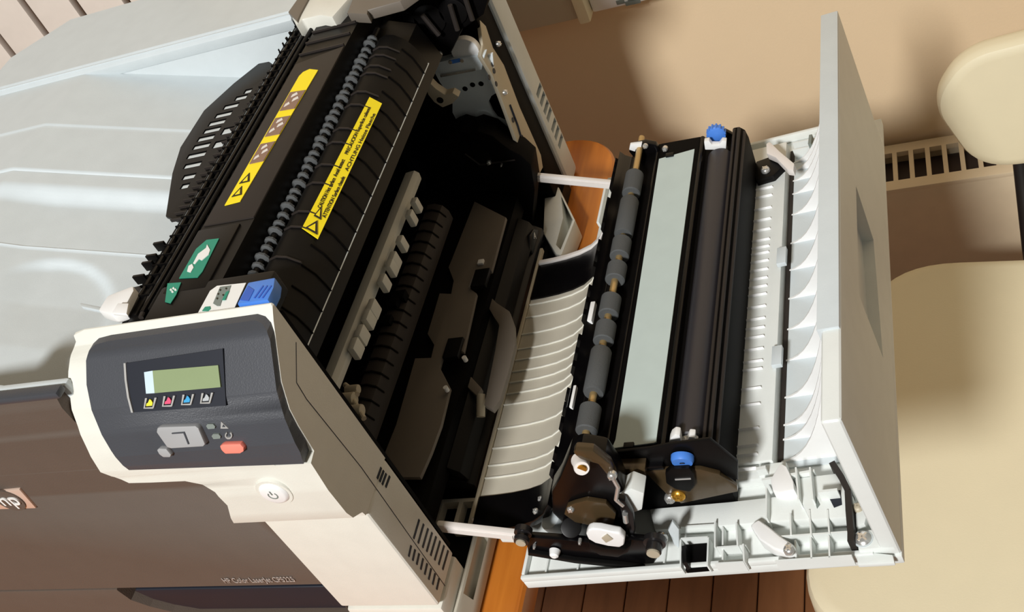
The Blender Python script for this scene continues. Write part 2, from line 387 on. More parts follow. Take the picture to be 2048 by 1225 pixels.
# fine joint lines on the right skin: thin cover plates
sp = [at(p, x=0) for p in ((592, 685), (593, 766), (613, 799), (722, 935), (890, 1173))]
bm = bmesh.new()
for a, b in zip(sp, sp[1:]):
    d = (b - a).normalized(); n = Vector((0, -d.z, d.y)) * .0003
    add_prism(bm, [a - n, b - n, b + n, a + n], (.0002, 0, 0))
fin('skin_joint', bm, col, 'dark')
def side_slots(tops, dz, parent):
    for (px, py) in tops:
        a = at((px, py), x=0); b = at((px + dz[0], py + dz[1]), x=0); d = (b - a).normalized(); n = Vector((0, -d.z, d.y)) * .0011
        prism('vent_slot', [a - n, b - n, b + n, a + n], (.0005, 0, 0), parent, 'dark')
side_slots([(762, 936), (767, 942), (772, 948), (779, 953)], (-8, 22), lc)
side_slots([(838, 1040), (847, 1049), (856, 1058), (864, 1066), (872, 1074), (880, 1083), (888, 1092), (896, 1102)], (-11, 38), lc)
side_slots([(822, 1092), (830, 1100), (838, 1108), (846, 1118), (854, 1128), (862, 1138), (870, 1148), (878, 1158)], (-5, 22), lc)
box('seal_edge', (-.004, .0500, .05), (-.0005, .0535, .33), pr, 'matt')
# ---- control panel
dp = [(172, 722), (178, 702), (190, 690), (215, 683), (522, 641), (540, 645), (552, 662)]
cpP = [(ats(p, Dk).x, 0, ats(p, Dk).z) for p in dp]
cpL = [(ats(p, Dk).x, 0, ats(p, Dk).z) for p in ((258, 941), (246, 932), (222, 902), (200, 862), (182, 815), (173, 770))]
cpP = cpP[:4] + [(-.012, 0, .338), (-.006, 0, .3365), (-.002, 0, .3335), (-.0005, 0, .329), (-.001, 0, .262), (-.0035, 0, .2515)] + cpL
cp = surf_prism('control_panel', None, Dk, 0, .0485, pr, 'navy', world=cpP, bev=.0028)
def on(p, lift=.0): return ats(p, Dk, -lift)
def decal(name, pix, mt, parent, lift=.0008, th=.0012, label=None, bev=0):
    pts = [on(p, lift) for p in pix]; c = sum(pts, Vector()) / len(pts)
    n = Vector((0, 0, 0))
    for i in range(len(pts)): n += (pts[i] - c).cross(pts[(i + 1) % len(pts)] - c)
    n.normalize()
    if n.y > 0: n = -n
    pts = [q - n * (q - c).dot(n) for q in pts]
    return prism(name, pts, -n * th, parent, mt, label, bev=bev)
decal('display_bezel', [(252, 727), (445, 698), (452, 812), (262, 826)], 'dark', cp, .0024, .006)
sc_ = decal('display_screen', [(305, 742), (436, 731), (441, 775), (309, 787)], 'lcd', cp, .0034, .0015, 'greenish display glass')
decal('display_edge', [(288, 745), (305, 742), (309, 787), (292, 788)], 'lcdhi', cp, .0034, .0015)
for (a, b) in (((249, 727), (251, 760)), ((251, 760), (256, 795)), ((256, 795), (264, 826))):
    decal('bezel_edge', [(a[0] - 2, a[1]), (a[0] + 2, a[1]), (b[0] + 2, b[1]), (b[0] - 2, b[1])], 'silver', cp, .0036, .002)
for (px, py, mt) in ((299, 806, 'iy'), (336, 802, 'im'), (374, 799, 'ic'), (412, 796, 'ik')):
    ic = decal('toner_icon', [(px - 12, py + 10), (px + 7, py + 9), (px + 7, py + 12), (px - 12, py + 12)], 'silver', cp, .0034, .0012)
    decal('icon_wall', [(px - 12, py + 12), (px - 10, py + 12), (px - 5, py - 9), (px - 9, py - 9)], 'silver', ic, .0034, .001)
    decal('icon_wall', [(px + 5, py + 12), (px + 8, py + 11), (px + 14, py - 10), (px + 10, py - 10)], 'silver', ic, .0034, .001)
    decal('icon_fill', [(px - 7, py + 7), (px + 5, py + 6), (px + 6, py), (px + 3, py - 5), (px, py - 7), (px - 3, py), (px - 6, py + 2)], mt, ic, .0034, .001)
nb = decal('navigation_button', [(314, 857), (320, 855), (390, 853), (396, 858), (410, 890), (406, 894), (342, 898), (334, 896), (312, 866)], 'button', cp, .005, .006, bev=.001, label='grey navigation button')
decal('arrow_mark', [(343, 867), (368, 865), (378, 889), (376, 889), (366, 868), (344, 869)], 'navy', nb, .0056, .0008)
decal('help_button', [(313, 901), (318, 898), (332, 899), (342, 911), (340, 916), (326, 916), (318, 910)], 'button', cp, .004, .005, bev=.001, label='small grey oval button')
decal('cancel_button', [(439, 893), (446, 890), (480, 889), (487, 897), (487, 904), (480, 908), (450, 909), (442, 901)], 'red', cp, .004, .005, bev=.001, label='coral red cancel button')
for (px, py) in ((421, 854), (432, 874)):
    decal('status_light', [(px - 9, py - 1), (px - 6, py - 5), (px + 5, py - 5), (px + 9, py), (px + 8, py + 4), (px - 5, py + 5)], 'greyink', cp, .0015, .0015)
decal('warning_mark', [(442, 844), (457, 858), (441, 858)], 'silver', cp, .0012, .001)
decal('warning_mark', [(446, 850), (450, 855), (444, 855)], 'navy', cp, .0016, .0006)
bm = bmesh.new()
for k in range(9):
    t0, t1 = [math.radians(-60 + 33 * (k + d)) for d in (0, 1)]
    ps = [on((457 + r * math.cos(t), 872 + r * math.sin(t)), .0012) for r, t in ((7.5, t0), (7.5, t1), (5, t1), (5, t0))]
    add_prism(bm, ps, (0, .001, 0))
fin('ready_mark', bm, cp, 'silver')
# power button
c = ats((549, 985), W); n = Vector((0, -1, .02))
cyl('button_well', c + Vector((0, .002, 0)), c + Vector((0, -.0008, 0)), .0135, pr, 'white', prof=[(0, .0145), (1, .0135)], n=32)
pb = cyl('power_button', c + Vector((0, .002, 0)), c + Vector((0, -.0030, 0)), .0105, pr, 'bright', prof=[(0, .011), (.6, .011), (.9, .0098), (1, .0085)], n=32)
bm = bmesh.new()
for k in range(10):
    t0, t1 = [math.radians(-225 + 27 * (k + d)) for d in (0, 1)]
    add_prism(bm, [c + Vector((r * math.cos(t), -.0032, r * math.sin(t))) for r, t in ((.0040, t0), (.0040, t1), (.0030, t1), (.0030, t0))], (0, .0005, 0))
add_box(bm, (c.x - .0005, c.y - .0034, c.z + .001), (c.x + .0005, c.y - .0028, c.z + .005))
fin('power_mark', bm, pb, 'greyink')
# ---- front door (dark brown)
Bp = lambda x, y: ats((x, y), Bf)
edge = [(P(*p).x - .0012, 0, P(*p).z + .0005) for p in left[:12]]
edge = [e for e in edge if e[2] < .3195]
fd = surf_prism('front_door', None, Bf, 0, .0245, pr, 'brown', world=[(-.57, 0, .0745), (lp[1].x + .012, 0, .0745), (lp[0].x - .0015, 0, .171)] + edge + [(edge[-1][0], 0, .3195), (-.57, 0, .3195)], bev=.002)
box('front_door_cap', (-.57, .0042, .3200), (-.172, .0135, .3262), pr, 'navy', bev=.002)  # slate colour paints the bluish sheen on the door's top bevel
lip = [ats((x, y), [(0, .03), (1, .03)]) for x, y in ((0, 828), (30, 800), (50, 812), (150, 790))]
exty('tray_lip', [(-.565, .26), (-.565, .332), (-.255, .3295), (-.235, .3235), (-.172, .3235), (-.172, .26)], .0138, .022, pr, 'tray', bev=.003)
cyl('tray_knuckle', (-.262, .010, .322), (-.262, .034, .328), .012, pr, 'tray', n=24, prof=[(0, .008), (.2, .012), (1, .012)])
cyl('tray_boss', (-.184, .040, .272), (-.184, .040, .306), .024, pr, 'tray', n=28, prof=[(0, .028), (.7, .022), (1, .012)])
# model name and badge
q = ats((459, 1167), Bf, -.0006); q2 = ats((603, 1167), Bf, -.0006)
tx = text('model_lettering', 'HP Color LaserJet CP5225', (q.x, .0022, q.z + .0005), (1, 0, 0), (0, 0, 1), .0105, fd, 'silver')
wdt = max(v.co.x for v in tx.data.vertices) - min(v.co.x for v in tx.data.vertices); k = (q2.x - q.x) / wdt; cx0 = q.x + (q2.x - q.x) / 2
for v in tx.data.vertices: v.co.x *= k
tx.location.x = cx0 - wpos(fd).x
bq = [(-20, 992), (0, 986), (36, 982), (70, 1018), (66, 1022), (0, 1021), (-20, 1020)]
M['badge'] = mat('brushed_badge_metal', (226, 200, 182), .3, metal=.35)
bd = prism('brand_badge', [Vector((ats(p, Bf, -.003).x, .001, ats(p, Bf, -.003).z)) for p in [(-42, 990), (37, 982), (71, 1020), (0, 1022), (-34, 1026)]], (0, .003, 0), fd, 'badge', 'shiny metal rectangular badge', bev=.001)
bc = ats((20, 1003), Bf, -.003)
cyl('badge_disc', (bc.x - .001, .0015, bc.z), (bc.x - .001, .0, bc.z), .0135, bd, 'brown', n=32)
text('badge_letters', 'hp', (bc.x + .0005, -.0006, bc.z - .0045), (1, 0, 0), (.25, 0, 1), .021, bd, 'paper', depth=.0012, align='CENTER')
# lower drawer, handle recess
ld = box('paper_drawer', (-.57, .003, -.006), (lp[1].x + .002, .5, .0715), pr, 'brown', bev=.0015)
hr = [at(p, y=.003) for p in ((238, 1186), (262, 1201), (300, 1214), (345, 1225), (400, 1232), (690, 1228), (684, 1214))]
cut(ld, [([Vector((v.x, -.01, v.z)) for v in [Vector((hr[0].x, 0, .0745))] + hr[1:5] + [Vector((-.090, 0, .030)), Vector((-.090, 0, .0745))]], (0, .040, 0))])
hb = exty('drawer_handle', [(-.296, .064), (-.285, .050), (-.268, .040), (-.245, .032), (-.093, .032), (-.093, .0665), (-.294, .0665)], .0055, .02, pr, 'dark', bev=.003, seg=3)
box('handle_recess_back', (-.30, .029, .02), (-.092, .0295, .073), hb, 'matt')
box('lower_corner', (lp[1].x + .003, .0005, -.006), (0, .0495, .0385), pr, 'white', bev=.003)
# ---- base with hinge corners at the right foot
bs = box('base_rail', (-.16, .05, -.006), (-.001, .565, .012), pr, 'soot')
for tag_, y0, y1, m_ in (('near', -.02, .094, 0), ('far', .43, .548, 1)):
    if m_ == 0:
        b = exty('foot_bracket', [(.0006, -.006), (.0006, .0205), (.0035, .0205), (.0105, .004), (.0105, -.006)], -.02, y1, pr, 'chute', bev=.0015)
        cut(b, [([(.0045, .026, -.002), (.009, .026, -.002), (.009, .086, -.002), (.0045, .086, -.002)], (0, 0, .05))])
        b2 = box('bracket_wall', (-.040, .085, -.004), (-.002, .118, .022), b, 'chute', bev=.001)
        cut(b2, [([(-.036, .0545, .008), (-.020, .0545, .008), (-.020, .114, .008), (-.036, .114, .008)], (0, 0, .05)), ([(-.016, .089, .008), (-.006, .089, .008), (-.006, .114, .008), (-.016, .114, .008)], (0, 0, .05))])
    else:
        pts = [at(p, z=.02) for p in ((1090, 372), (1117, 374), (1150, 440), (1122, 512), (1112, 508), (1086, 466))]
        b = prism('foot_bracket', pts, (0, 0, -.026), pr, 'white', bev=.0015)
        pin = [at(p, z=.02) for p in ((1122, 392), (1146, 440), (1121, 500), (1112, 490), (1126, 436))]
        cut(b, [([p - Vector((0, 0, .020)) for p in pin], (0, 0, .05))])
# ================================================================== PRINTER INTERIOR
ins = box('inner_floor', (-.16, .0545, .013), (-.05, .52, .030), pr, 'soot')
box('inner_back_wall', (-.1605, .0545, .031), (-.152, .52, .255), pr, 'matt')
rw = box('inner_rear_frame', (-.16, .515, .03), (-.032, .5235, .335), pr, 'matt')
box('inner_front_frame', (-.15, .0498, .03), (-.03, .0542, .30), pr, 'matt')
# ---- fuser unit
FZt = .338
fu = exty('fuser_unit', [(-.148, .262), (-.148, .326), (-.112, .330), (-.108, FZt - .001), (-.06, FZt - .001), (-.06, .312), (-.03, .300), (-.02, .262)], .058, .455, pr, 'black')
for i, (x, z, r) in enumerate(((-.144, .329, .0016), (-.137, .332, .0022), (-.130, .332, .0016), (-.122, .334, .0024), (-.114, .336, .0018))):
    cyl('guide_rail', (x, .066, z), (x, .452, z), r, fu, 'gloss' if i % 2 else 'soot', n=8)
bm = bmesh.new()
for i in range(34):
    y = .085 + i * .0108; add_box(bm, (-.141, y, .326), (-.112, y + .0012, .3342))
stuff(fin('guide_ribs', bm, fu, 'matt'))
# label plate (flat, brownish black)
lpz = FZt
pl = [at(p, z=lpz) for p in ((425, 442), (492, 432), (662, 118), (612, 122))]
lpl = prism('label_plate', [Vector((-.1065, .150, lpz - .003)), Vector((-.0605, .150, lpz - .003)), Vector((-.0605, .374, lpz - .003)), Vector((-.1065, .362, lpz - .003))], (0, 0, .003), fu, 'guide', bev=.001)
def flat(name, pix, z, mt, parent, th=.0005, label=None):
    pts = [at(p, z=z) for p in pix]; return prism(name, [p - Vector((0, 0, th)) for p in pts], (0, 0, th), parent, mt, label)
y1 = flat('warning_label', [(449, 411), (480, 403), (636, 140), (619, 138), (606, 144), (598, 152)], lpz + .0006, 'yellow', lpl, label='long yellow label with pictograms')
def lab1(t, s):   # t along (0 near..1 far), s across
    a = Vector((449, 411)).lerp(Vector((600, 145)), t); b = Vector((480, 403)).lerp(Vector((636, 140)), t); v = a.lerp(b, s); return (v.x, v.y)
for k, (t0, t1) in enumerate(((.31, .46), (.515, .655), (.71, .85))):
    flat('pictogram', [lab1(t0, .08), lab1(t0, .95), lab1(t1, .95), lab1(t1, .08)], lpz + .0011, 'brownink', lpl)
    for (s0, s1, u) in ((.2, .45, .2), (.5, .8, .45), (.3, .6, .7)):
        tt = t0 + (t1 - t0) * u; flat('pictogram_figure', [lab1(tt, s0), lab1(tt + .02, s1), lab1(tt + .035, s1 - .1), lab1(tt + .02, s0)], lpz + .0015, 'pink', lpl)
for t0 in (.06, .16):
    flat('warning_triangle', [lab1(t0, .15), lab1(t0, .8), lab1(t0 + .075, .45)], lpz + .0011, 'ink', lpl)
    flat('warning_triangle', [lab1(t0 + .012, .32), lab1(t0 + .012, .62), lab1(t0 + .05, .46)], lpz + .0014, 'yellow', lpl)
# ribs at the far top end of the unit
for i in range(4):
    y = .376 + i * .018; box('cross_rib', (-.108, y, FZt - .002), (-.062, y + .0015, FZt + .0008), fu, 'guide')
# green arrow labels
g1_ = flat('arrow_label', [(358, 557), (395, 555), (405, 543), (438, 477), (413, 480), (392, 498)], .3392, 'green', fu, label='green label with white arrow')
box('label_step', (-.108, .078, .330), (-.070, .145, .3386), fu, 'black', bev=.001)
flat('white_arrow', [(386, 527), (396, 508), (412, 496), (414, 489), (420, 500), (417, 509), (403, 521), (398, 518), (390, 528)], .3397, 'paper', g1_)
flat('white_arrow', [(374, 543), (377, 532), (384, 528), (387, 535), (381, 545)], .3397, 'paper', g1_)
g2_ = flat('position_label', [(335, 567), (362, 565), (352, 590), (341, 607), (330, 604)], .3393, 'green', fu, label='small green label with white print')
for p in ((341, 580), (346, 577), (350, 580), (344, 584)):
    flat('print_mark', [(p[0] - 2, p[1]), (p[0] + 1, p[1] - 3), (p[0] + 3, p[1]), (p[0], p[1] + 2)], .3397, 'paper', g2_)
# teeth on the left edge
bm = None
for p in ((313, 490), (298, 515), (290, 529), (272, 556), (579, 77), (571, 88), (562, 101), (586, 66)):
    c = at(p, z=.333); box('tooth', (c.x - .002, c.y - .0012, .327), (-.143, c.y + .0012, .335), fu, 'black', bev=.0004)
# star wheels row
bm = bmesh.new()
for i in range(38):
    y = .070 + i * .0092 + random.uniform(-.001, .001); r = .0052 + .0012 * (i % 3 == 0)
    add_lathe(bm, (-.0555, y, .3165), (-.0555, y + .0038, .3165), [(0, r * .75), (.25, r), (.75, r), (1, r * .7)], 10)
stuff(fin('roller_row', bm, fu, 'rubber', 'row of small shiny grey rollers'))
cyl('roller_shaft', (-.0555, .058, .3165), (-.0555, .43, .3165), .0028, fu, 'black', n=10)
# fuser cover: curved ribbed cover with metal edge
cvp = [(-.0485, .3165), (-.044, .3205), (-.037, .3225), (-.029, .3205), (-.0205, .3135), (-.0145, .3025), (-.0118, .2905), (-.0112, .2845)]
inn = [(-.0132, .2845), (-.0145, .290), (-.020, .300), (-.029, .308), (-.045, .310)]
YC1 = .405
cov = exty('fuser_cover', cvp + inn, .0555, YC1, pr, 'soot', bev=0)
bm = bmesh.new()
ycs = [.085, .118, .150, .167, .20, .222, .250, .268, .300, .318, .345, .356, .372, .384]
for y in ycs:
    prev = None
    pts = [(x + .0006, z + .0011) for x, z in cvp[1:5]]
    ys_ = [y, y, y, y]
    for (a, b), (c_, d_) in zip(pts, pts[1:]):
        add_prism(bm, [(a, y, b - .001), (c_, y, d_ - .001), (c_, y, d_ + .0003), (a, y, b + .0003)], (0, .0011, 0))
stuff(fin('cover_ribs', bm, cov, 'guide'))
bm = bmesh.new()
for i in range(16):
    y = .075 + i * .021
    for (a, b), (c_, d_) in zip(cvp[4:], cvp[5:]):
        add_prism(bm, [(a + .0003, y, b), (c_ + .0003, y, d_), (c_ + .0003, y + .0009, d_), (a + .0003, y + .0009, b)], (.0006, 0, .0002))
stuff(fin('cover_grooves', bm, cov, 'matt'))
cyl('metal_edge', (-.0116, .0555, .2842), (-.0116, YC1 + .002, .2842), .00075, cov, 'steel', n=8, label='thin bright metal edge')
# warning label 2 on the sloping cover
nA = Vector((-.0295, 0, .3212)); nB = Vector((-.0198, 0, .3138)); nd = Vector((nA.z - nB.z, 0, nB.x - nA.x)).normalized(); dN = nd.dot(nA) + .0009
def l2(px, py, lift=0): return hit(px, py, nd, dN + lift)
def lab2(t, s, lift=.0003):
    a = Vector((604, 458)).lerp(Vector((738, 194)), t); b = Vector((636, 476)).lerp(Vector((764, 207)), t); v = a.lerp(b, s); return l2(v.x, v.y, lift)
L2 = prism('caution_label', [l2(*p) for p in ((604, 456), (636, 478), (764, 207), (739, 194), (603, 452))][:4], nd * -.0006, cov, 'yellow', 'yellow label with black caution text')
for t0 in (.015, .115):
    prism('warning_triangle', [lab2(t0, .25 if t0 > .1 else .12), lab2(t0, .9 if t0 < .1 else .72), lab2(t0 + .085, .55 if t0 < .1 else .4)], nd * .0003, L2, 'ink')
    prism('warning_triangle', [lab2(t0 + .014, .33 if t0 > .1 else .27, .0006), lab2(t0 + .014, .70 if t0 < .1 else .57, .0006), lab2(t0 + .06, .53 if t0 < .1 else .42, .0006)], nd * .0003, L2, 'yellow')
dv = (lab2(1, .5) - lab2(0, .5)).normalized(); upv = (lab2(.5, .1) - lab2(.5, .9)); cr = (lab2(.2, .1) - lab2(.2, .9)).length
def txfit(s, t0, t1, sa, size):
    p = lab2(t0, sa); o = text('label_text', s, p, dv, upv, size, L2, 'ink', depth=.0003)
    L = (lab2(t1, sa) - lab2(t0, sa)).length; ds = [v.co.dot(dv) for v in o.data.vertices]; wd = max(ds) - min(ds); kk = L / wd
    for v in o.data.vertices: v.co += dv * v.co.dot(dv) * (kk - 1)
    mid = (lab2(t0, sa) + lab2(t1, sa)) / 2; cur = wpos(o); o.location += dv * (mid - cur).dot(dv)
txfit('CAUTION Hot surface  Avoid contact', .22, .58, .44, cr * .42)
txfit('ATTENTION Surface chaude', .20, .50, .90, cr * .40)
txfit('PRECAUCION Superficie caliente', .62, .97, .44, cr * .38)
txfit('ACHTUNG Heisse Flaeche', .55, .97, .90, cr * .38)
# slotted paper guide arching over the tray
GZ = .312
gp = [(541, 128), (562, 142), (470, 300), (400, 425), (372, 452), (335, 438), (348, 352), (364, 300), (411, 226), (470, 172), (520, 132)]
sg = prism('slotted_guide', [at(p, z=GZ - .003) for p in gp], (0, 0, .003), pr, 'black', bev=.0008)
slots = [(496, 182, .5), (482, 195, .8), (462, 212, 1), (447, 229, 1.1), (434, 245, 1.1), (424, 260, 1.1), (412, 276, 1.1), (403, 292, 1.1), (393, 310, 1.2), (385, 330, 1.1), (378, 353, .8), (370, 372, .5), (455, 261, .9), (438, 288, .9)]
cs = []
for (px, py, s) in slots:
    c = at((px, py), z=GZ); h = .0058 if s != .9 else .0085; lx = .0085 * s if s != .9 else .006
    cs.append(([(c.x - lx, c.y - h * .6, GZ - .02), (c.x + lx, c.y - h * .6, GZ - .02), (c.x + lx, c.y + h * .6, GZ - .02), (c.x - lx, c.y + h * .6, GZ - .02)], (0, 0, .04)))
cut(sg, cs)
for pts, _ in cs:
    box('slot_bright_pad', (pts[0][0] + .0008, pts[0][1] + .0005, GZ - .012), (pts[2][0] - .0008, pts[2][1] - .0015, GZ - .0006), tray, 'tray', bev=.0006)  # pads added just under the slots to catch light and brighten them
bm = bmesh.new()
for i in range(24):
    t = i / 23; c = Vector((352, 440)).lerp(Vector((545, 140)), t); q = at((c.x + 14, c.y), z=GZ)
    add_box(bm, (q.x - .012, q.y, GZ - .0005), (q.x + .016, q.y + .001, GZ + .0022))
stuff(fin('guide_fins', bm, sg, 'guide'))
# near fuser end: housing, white diagram label, blue release lever
hs = box('fuser_end_housing', (-.112, .0505, .318), (-.015, .086, .3384), pr, 'black', bev=.002)
wlb = flat('diagram_label', [(396, 626), (469, 616), (492, 566), (434, 572), (420, 582)], .3389, 'paper', hs, label='white label with green and grey diagram')
flat('diagram_band', [(426, 607), (440, 574), (462, 571), (452, 600), (444, 600), (440, 612), (434, 612)], .3393, 'greyink', wlb)
flat('diagram_band', [(444, 600), (452, 584), (458, 582), (450, 600)], .3397, 'green', wlb)
flat('diagram_band', [(404, 622), (410, 614), (420, 613), (421, 618), (416, 622)], .3393, 'green', wlb)
for p in ((436, 588), (440, 580), (434, 597), (452, 577), (446, 590)): flat('diagram_dot', [(p[0] - 2, p[1]), (p[0], p[1] - 2), (p[0] + 2, p[1]), (p[0], p[1] + 2)], .3397, 'ink', wlb)
bl = [at(p, z=.343) for p in ((467, 622), (496, 565), (550, 555), (547, 575), (528, 615), (500, 622))]
for v in bl: v.y = max(v.y, .0512)
lv = prism('blue_lever', [p - Vector((0, 0, .010)) for p in bl], (0, 0, .010), pr, 'blue', 'bright blue release lever', bev=.0012)
flat('lever_recess', [(480, 600), (496, 572), (508, 580), (497, 602)], .3434, 'blueshade', lv)
for d in (0, 8, 16): flat('grip_line', [(507 + d, 596), (525 + d, 571), (527 + d, 572), (510 + d, 596)], .3435, 'blueshade', lv)
prism('lever_side', [at(p, z=.330) for p in ((549, 608), (530, 617), (548, 572), (561, 582))], (0, 0, .006), lv, 'blueshade')
# left end bits by the tray
lb = prism('tray_hinge', [at(p, z=.330) for p in ((212, 640), (230, 610), (282, 590), (283, 600), (262, 640), (240, 648))], (0, 0, .010), pr, 'bright', 'off-white plastic hinge block', bev=.002)
prism('hinge_cap', [at(p, z=.340) for p in ((228, 632), (240, 612), (262, 612), (258, 634))], (0, 0, .003), lb, 'bright', bev=.001)
prism('fuser_corner', [at(p, z=.332) for p in ((250, 590), (262, 575), (330, 560), (345, 570), (332, 600), (300, 640), (255, 646), (268, 615))], (0, 0, -.015), pr, 'black', bev=.001)
for (a, b) in (((300, 596), (282, 636)), ((322, 592), (306, 634))): cyl('fuser_rod', at(a, z=.334), at(b, z=.334), .002, pr, 'guide', n=10)
# top rear bracket
tb1 = prism('rear_bracket', [at(p, z=.348) for p in ((577, 22), (612, -20), (720, -30), (680, 16), (664, 34), (640, 30), (604, 38), (592, 50))], (0, 0, -.02), pr, 'white', 'cream corner bracket', bev=.002)
prism('bracket_flange', [at(p, z=.350) for p in ((576, 24), (600, -10), (626, -20), (600, 28), (594, 42))], (0, 0, -.006), tb1, 'plate', bev=.001)
prism('rear_top_cover', [at(p, z=.346) for p in ((694, 26), (720, -40), (900, -70), (800, 2), (735, 20), (734, 28))], (0, 0, -.01), pr, 'plate', bev=.001)
box('fuser_rear_end', (-.148, .452, .27), (-.055, .468, .335), pr, 'soot', bev=.003)
# ---- rear mechanism of the opening (black gear housing, steel plate, wheel)
rg = prism('rear_housing', [at(p, y=.47) for p in ((668, 60), (700, 20), (850, -10), (985, -30), (968, 30), (925, 60), (900, 110), (862, 118), (830, 140), (760, 120), (700, 90))], (0, .04, 0), pr, 'matt', bev=.003)
for (px, py, r) in ((800, 60, .022), (858, 40, .016), (905, 25, .014)):
    c = at((px, py), y=.468); cyl('drive_gear', c, c + Vector((0, .006, 0)), r, rg, 'black', n=22, bev=.001)
for (p0, p1) in (((845, 30), (878, 70)), ((900, 10), (915, 60)), ((930, -5), (945, 40))):
    a, b = at(p0, y=.462), at(p1, y=.462); cyl('housing_rib', a, b, .0025, rg, 'guide', n=8)
sp_ = prism('steel_plate', [at(p, y=.512) for p in ((862, 132), (985, 108), (992, 190), (1006, 215), (1040, 290), (1046, 335), (1030, 318), (1008, 300), (990, 270), (950, 262), (915, 245), (905, 225), (905, 200), (880, 165))], (0, .003, 0), pr, 'steel', 'zinc-coated steel side plate')
cut(sp_, [([at(p, y=.500) for p in ((972, 218), (978, 206), (1000, 192), (1012, 230), (1024, 262), (1008, 258), (990, 250), (980, 236))], (0, .03, 0))])
for p in ((945, 170), (962, 168), (930, 178), (1010, 276)):
    c = at(p, y=.5115); cyl('plate_hole', c, c + Vector((0, .001, 0)), .0028, sp_, 'matt', n=14)
bk = prism('steel_bracket', [at(p, y=.50) for p in ((866, 128), (905, 118), (962, 112), (970, 110), (963, 140), (948, 142), (882, 153))], (0, .011, 0), pr, 'steel', 'bent bluish steel bracket', bev=.001)
c = at((912, 122), y=.4995); box('blue_mark', (c.x - .005, .4990, c.z - .002), (c.x + .005, .4998, c.z + .002), bk, 'blue')
for p in ((901, 124), (924, 121)):
    c = at(p, y=.4995); cyl('bracket_rivet', c, c - Vector((0, .001, 0)), .002, bk, 'chrome', n=12)
prism('bracket_edge', [at(p, y=.498) for p in ((880, 150), (950, 138), (951, 142), (881, 155))], (0, .004, 0), bk, 'chrome')
c = at((930, 104), y=.503); cyl('white_wheel', c, c + Vector((0, .008, 0)), .0145, pr, 'bright', 'white plastic wheel', n=30, bev=.001)
c = at((968, 240), y=.508); cyl('drive_coupling', c, c + Vector((0, .006, 0)), .010, pr, 'steel', 'round steel drive coupling', prof=[(0, .005), (.3, .006), (.31, .010), (1, .010)], n=26)
prism('coupling_tab', [at(p, y=.506) for p in ((955, 250), (990, 244), (991, 254), (958, 258))], (0, .003, 0), pr, 'chrome', bev=.0006)
# upright frame strip
fs = prism('frame_strip', [at(p, x=-.0033) for p in ((960, 40), (972, 52), (986, 95), (1008, 130), (1040, 215), (1082, 310), (1086, 335), (1078, 350), (1060, 345), (1044, 310), (1010, 215), (985, 150), (962, 112), (966, 90))], (-.004, 0, 0), pr, 'frame', 'dull steel upright strip', bev=.0006)
for p in ((985, 128), (988, 142), (978, 155), (992, 168), (1026, 240), (1044, 275), (1052, 332)):
    c = at(p, x=-.0029); cyl('strip_hole', c, c + Vector((.0006, 0, 0)), .0028, fs, 'dark', n=12)
for p in ((996, 88), (1009, 185), (1054, 316), (879, 107)):
    screw(at(p, x=-.0026) if p[0] > 900 else at(p, y=.47), (1, 0, 0) if p[0] > 900 else (0, -1, 0), fs, .0032)
bm = bmesh.new()
for (pa, pb) in (((1020, 210), (1035, 250)), ((1035, 250), (1047, 290))):
    a, b = at(pa, x=-.0027), at(pb, x=-.0027); add_lathe(bm, a, b, [(0, .0012), (1, .0012)], 8)
fin('strip_wire', bm, fs, 'dark')
# plastic lever near the edge of the steel plate
lvp = [at(p, y=.46) for p in ((848, 168), (856, 162), (872, 178), (890, 190), (905, 186), (918, 194), (905, 208), (885, 216), (868, 205), (856, 190))]
lv2 = prism('latch_lever', lvp, (0, .010, 0), pr, 'frame', 'grey-beige plastic latch lever', bev=.0015)
c = at((880, 201), y=.4595); cyl('lever_hole', c, c + Vector((0, .001, 0)), .0035, lv2, 'matt', n=16)
# jagged black gears in front of the plate
gh = prism('gear_housing', [at(p, y=.475) for p in ((905, 268), (920, 262), (940, 268), (955, 262), (985, 272), (1000, 285), (1020, 300), (1040, 310), (1062, 330), (1070, 380), (1062, 470), (1030, 470), (930, 470), (850, 430), (850, 300), (880, 285)) ], (0, .03, 0), pr, 'matt', bev=.002)
c = at((940, 322), y=.474); cyl('gear', c, c + Vector((0, .004, 0)), .024, gh, 'black', n=28)
for k in range(24):
    t = k / 24 * 2 * math.pi; q = at((940, 322), y=.474) + Vector((math.cos(t) * .0245, 0, math.sin(t) * .0245)); box('gear_tooth', (q.x - .0014, .474, q.z - .0014), (q.x + .0014, .478, q.z + .0014), gh, 'black')
screw(at((978, 325), y=.4735), (0, -1, 0), gh, .0026)
screw(at((1003, 330), y=.4735), (0, -1, 0), gh, .0012)
for (pa, pb) in (((930, 308), (960, 330)), ((960, 330), (1030, 320))):
    a, b = at(pa, y=.4735), at(pb, y=.4735); cyl('housing_edge', a, b, .0009, gh, 'guide', n=8)
hd = prism('hinge_cover', [at(p, x=-.006) for p in ((1060, 470), (1068, 458), (1088, 462), (1096, 478), (1098, 500), (1082, 520), (1060, 505))], (-.01, 0, 0), pr, 'gloss', bev=.002)
text('hinge_letter', 'A', at((1068, 478), x=-.0056), (at((1082, 478), x=-.0056) - at((1068, 478), x=-.0056)), (0, .2, 1), .010, hd, 'paper')
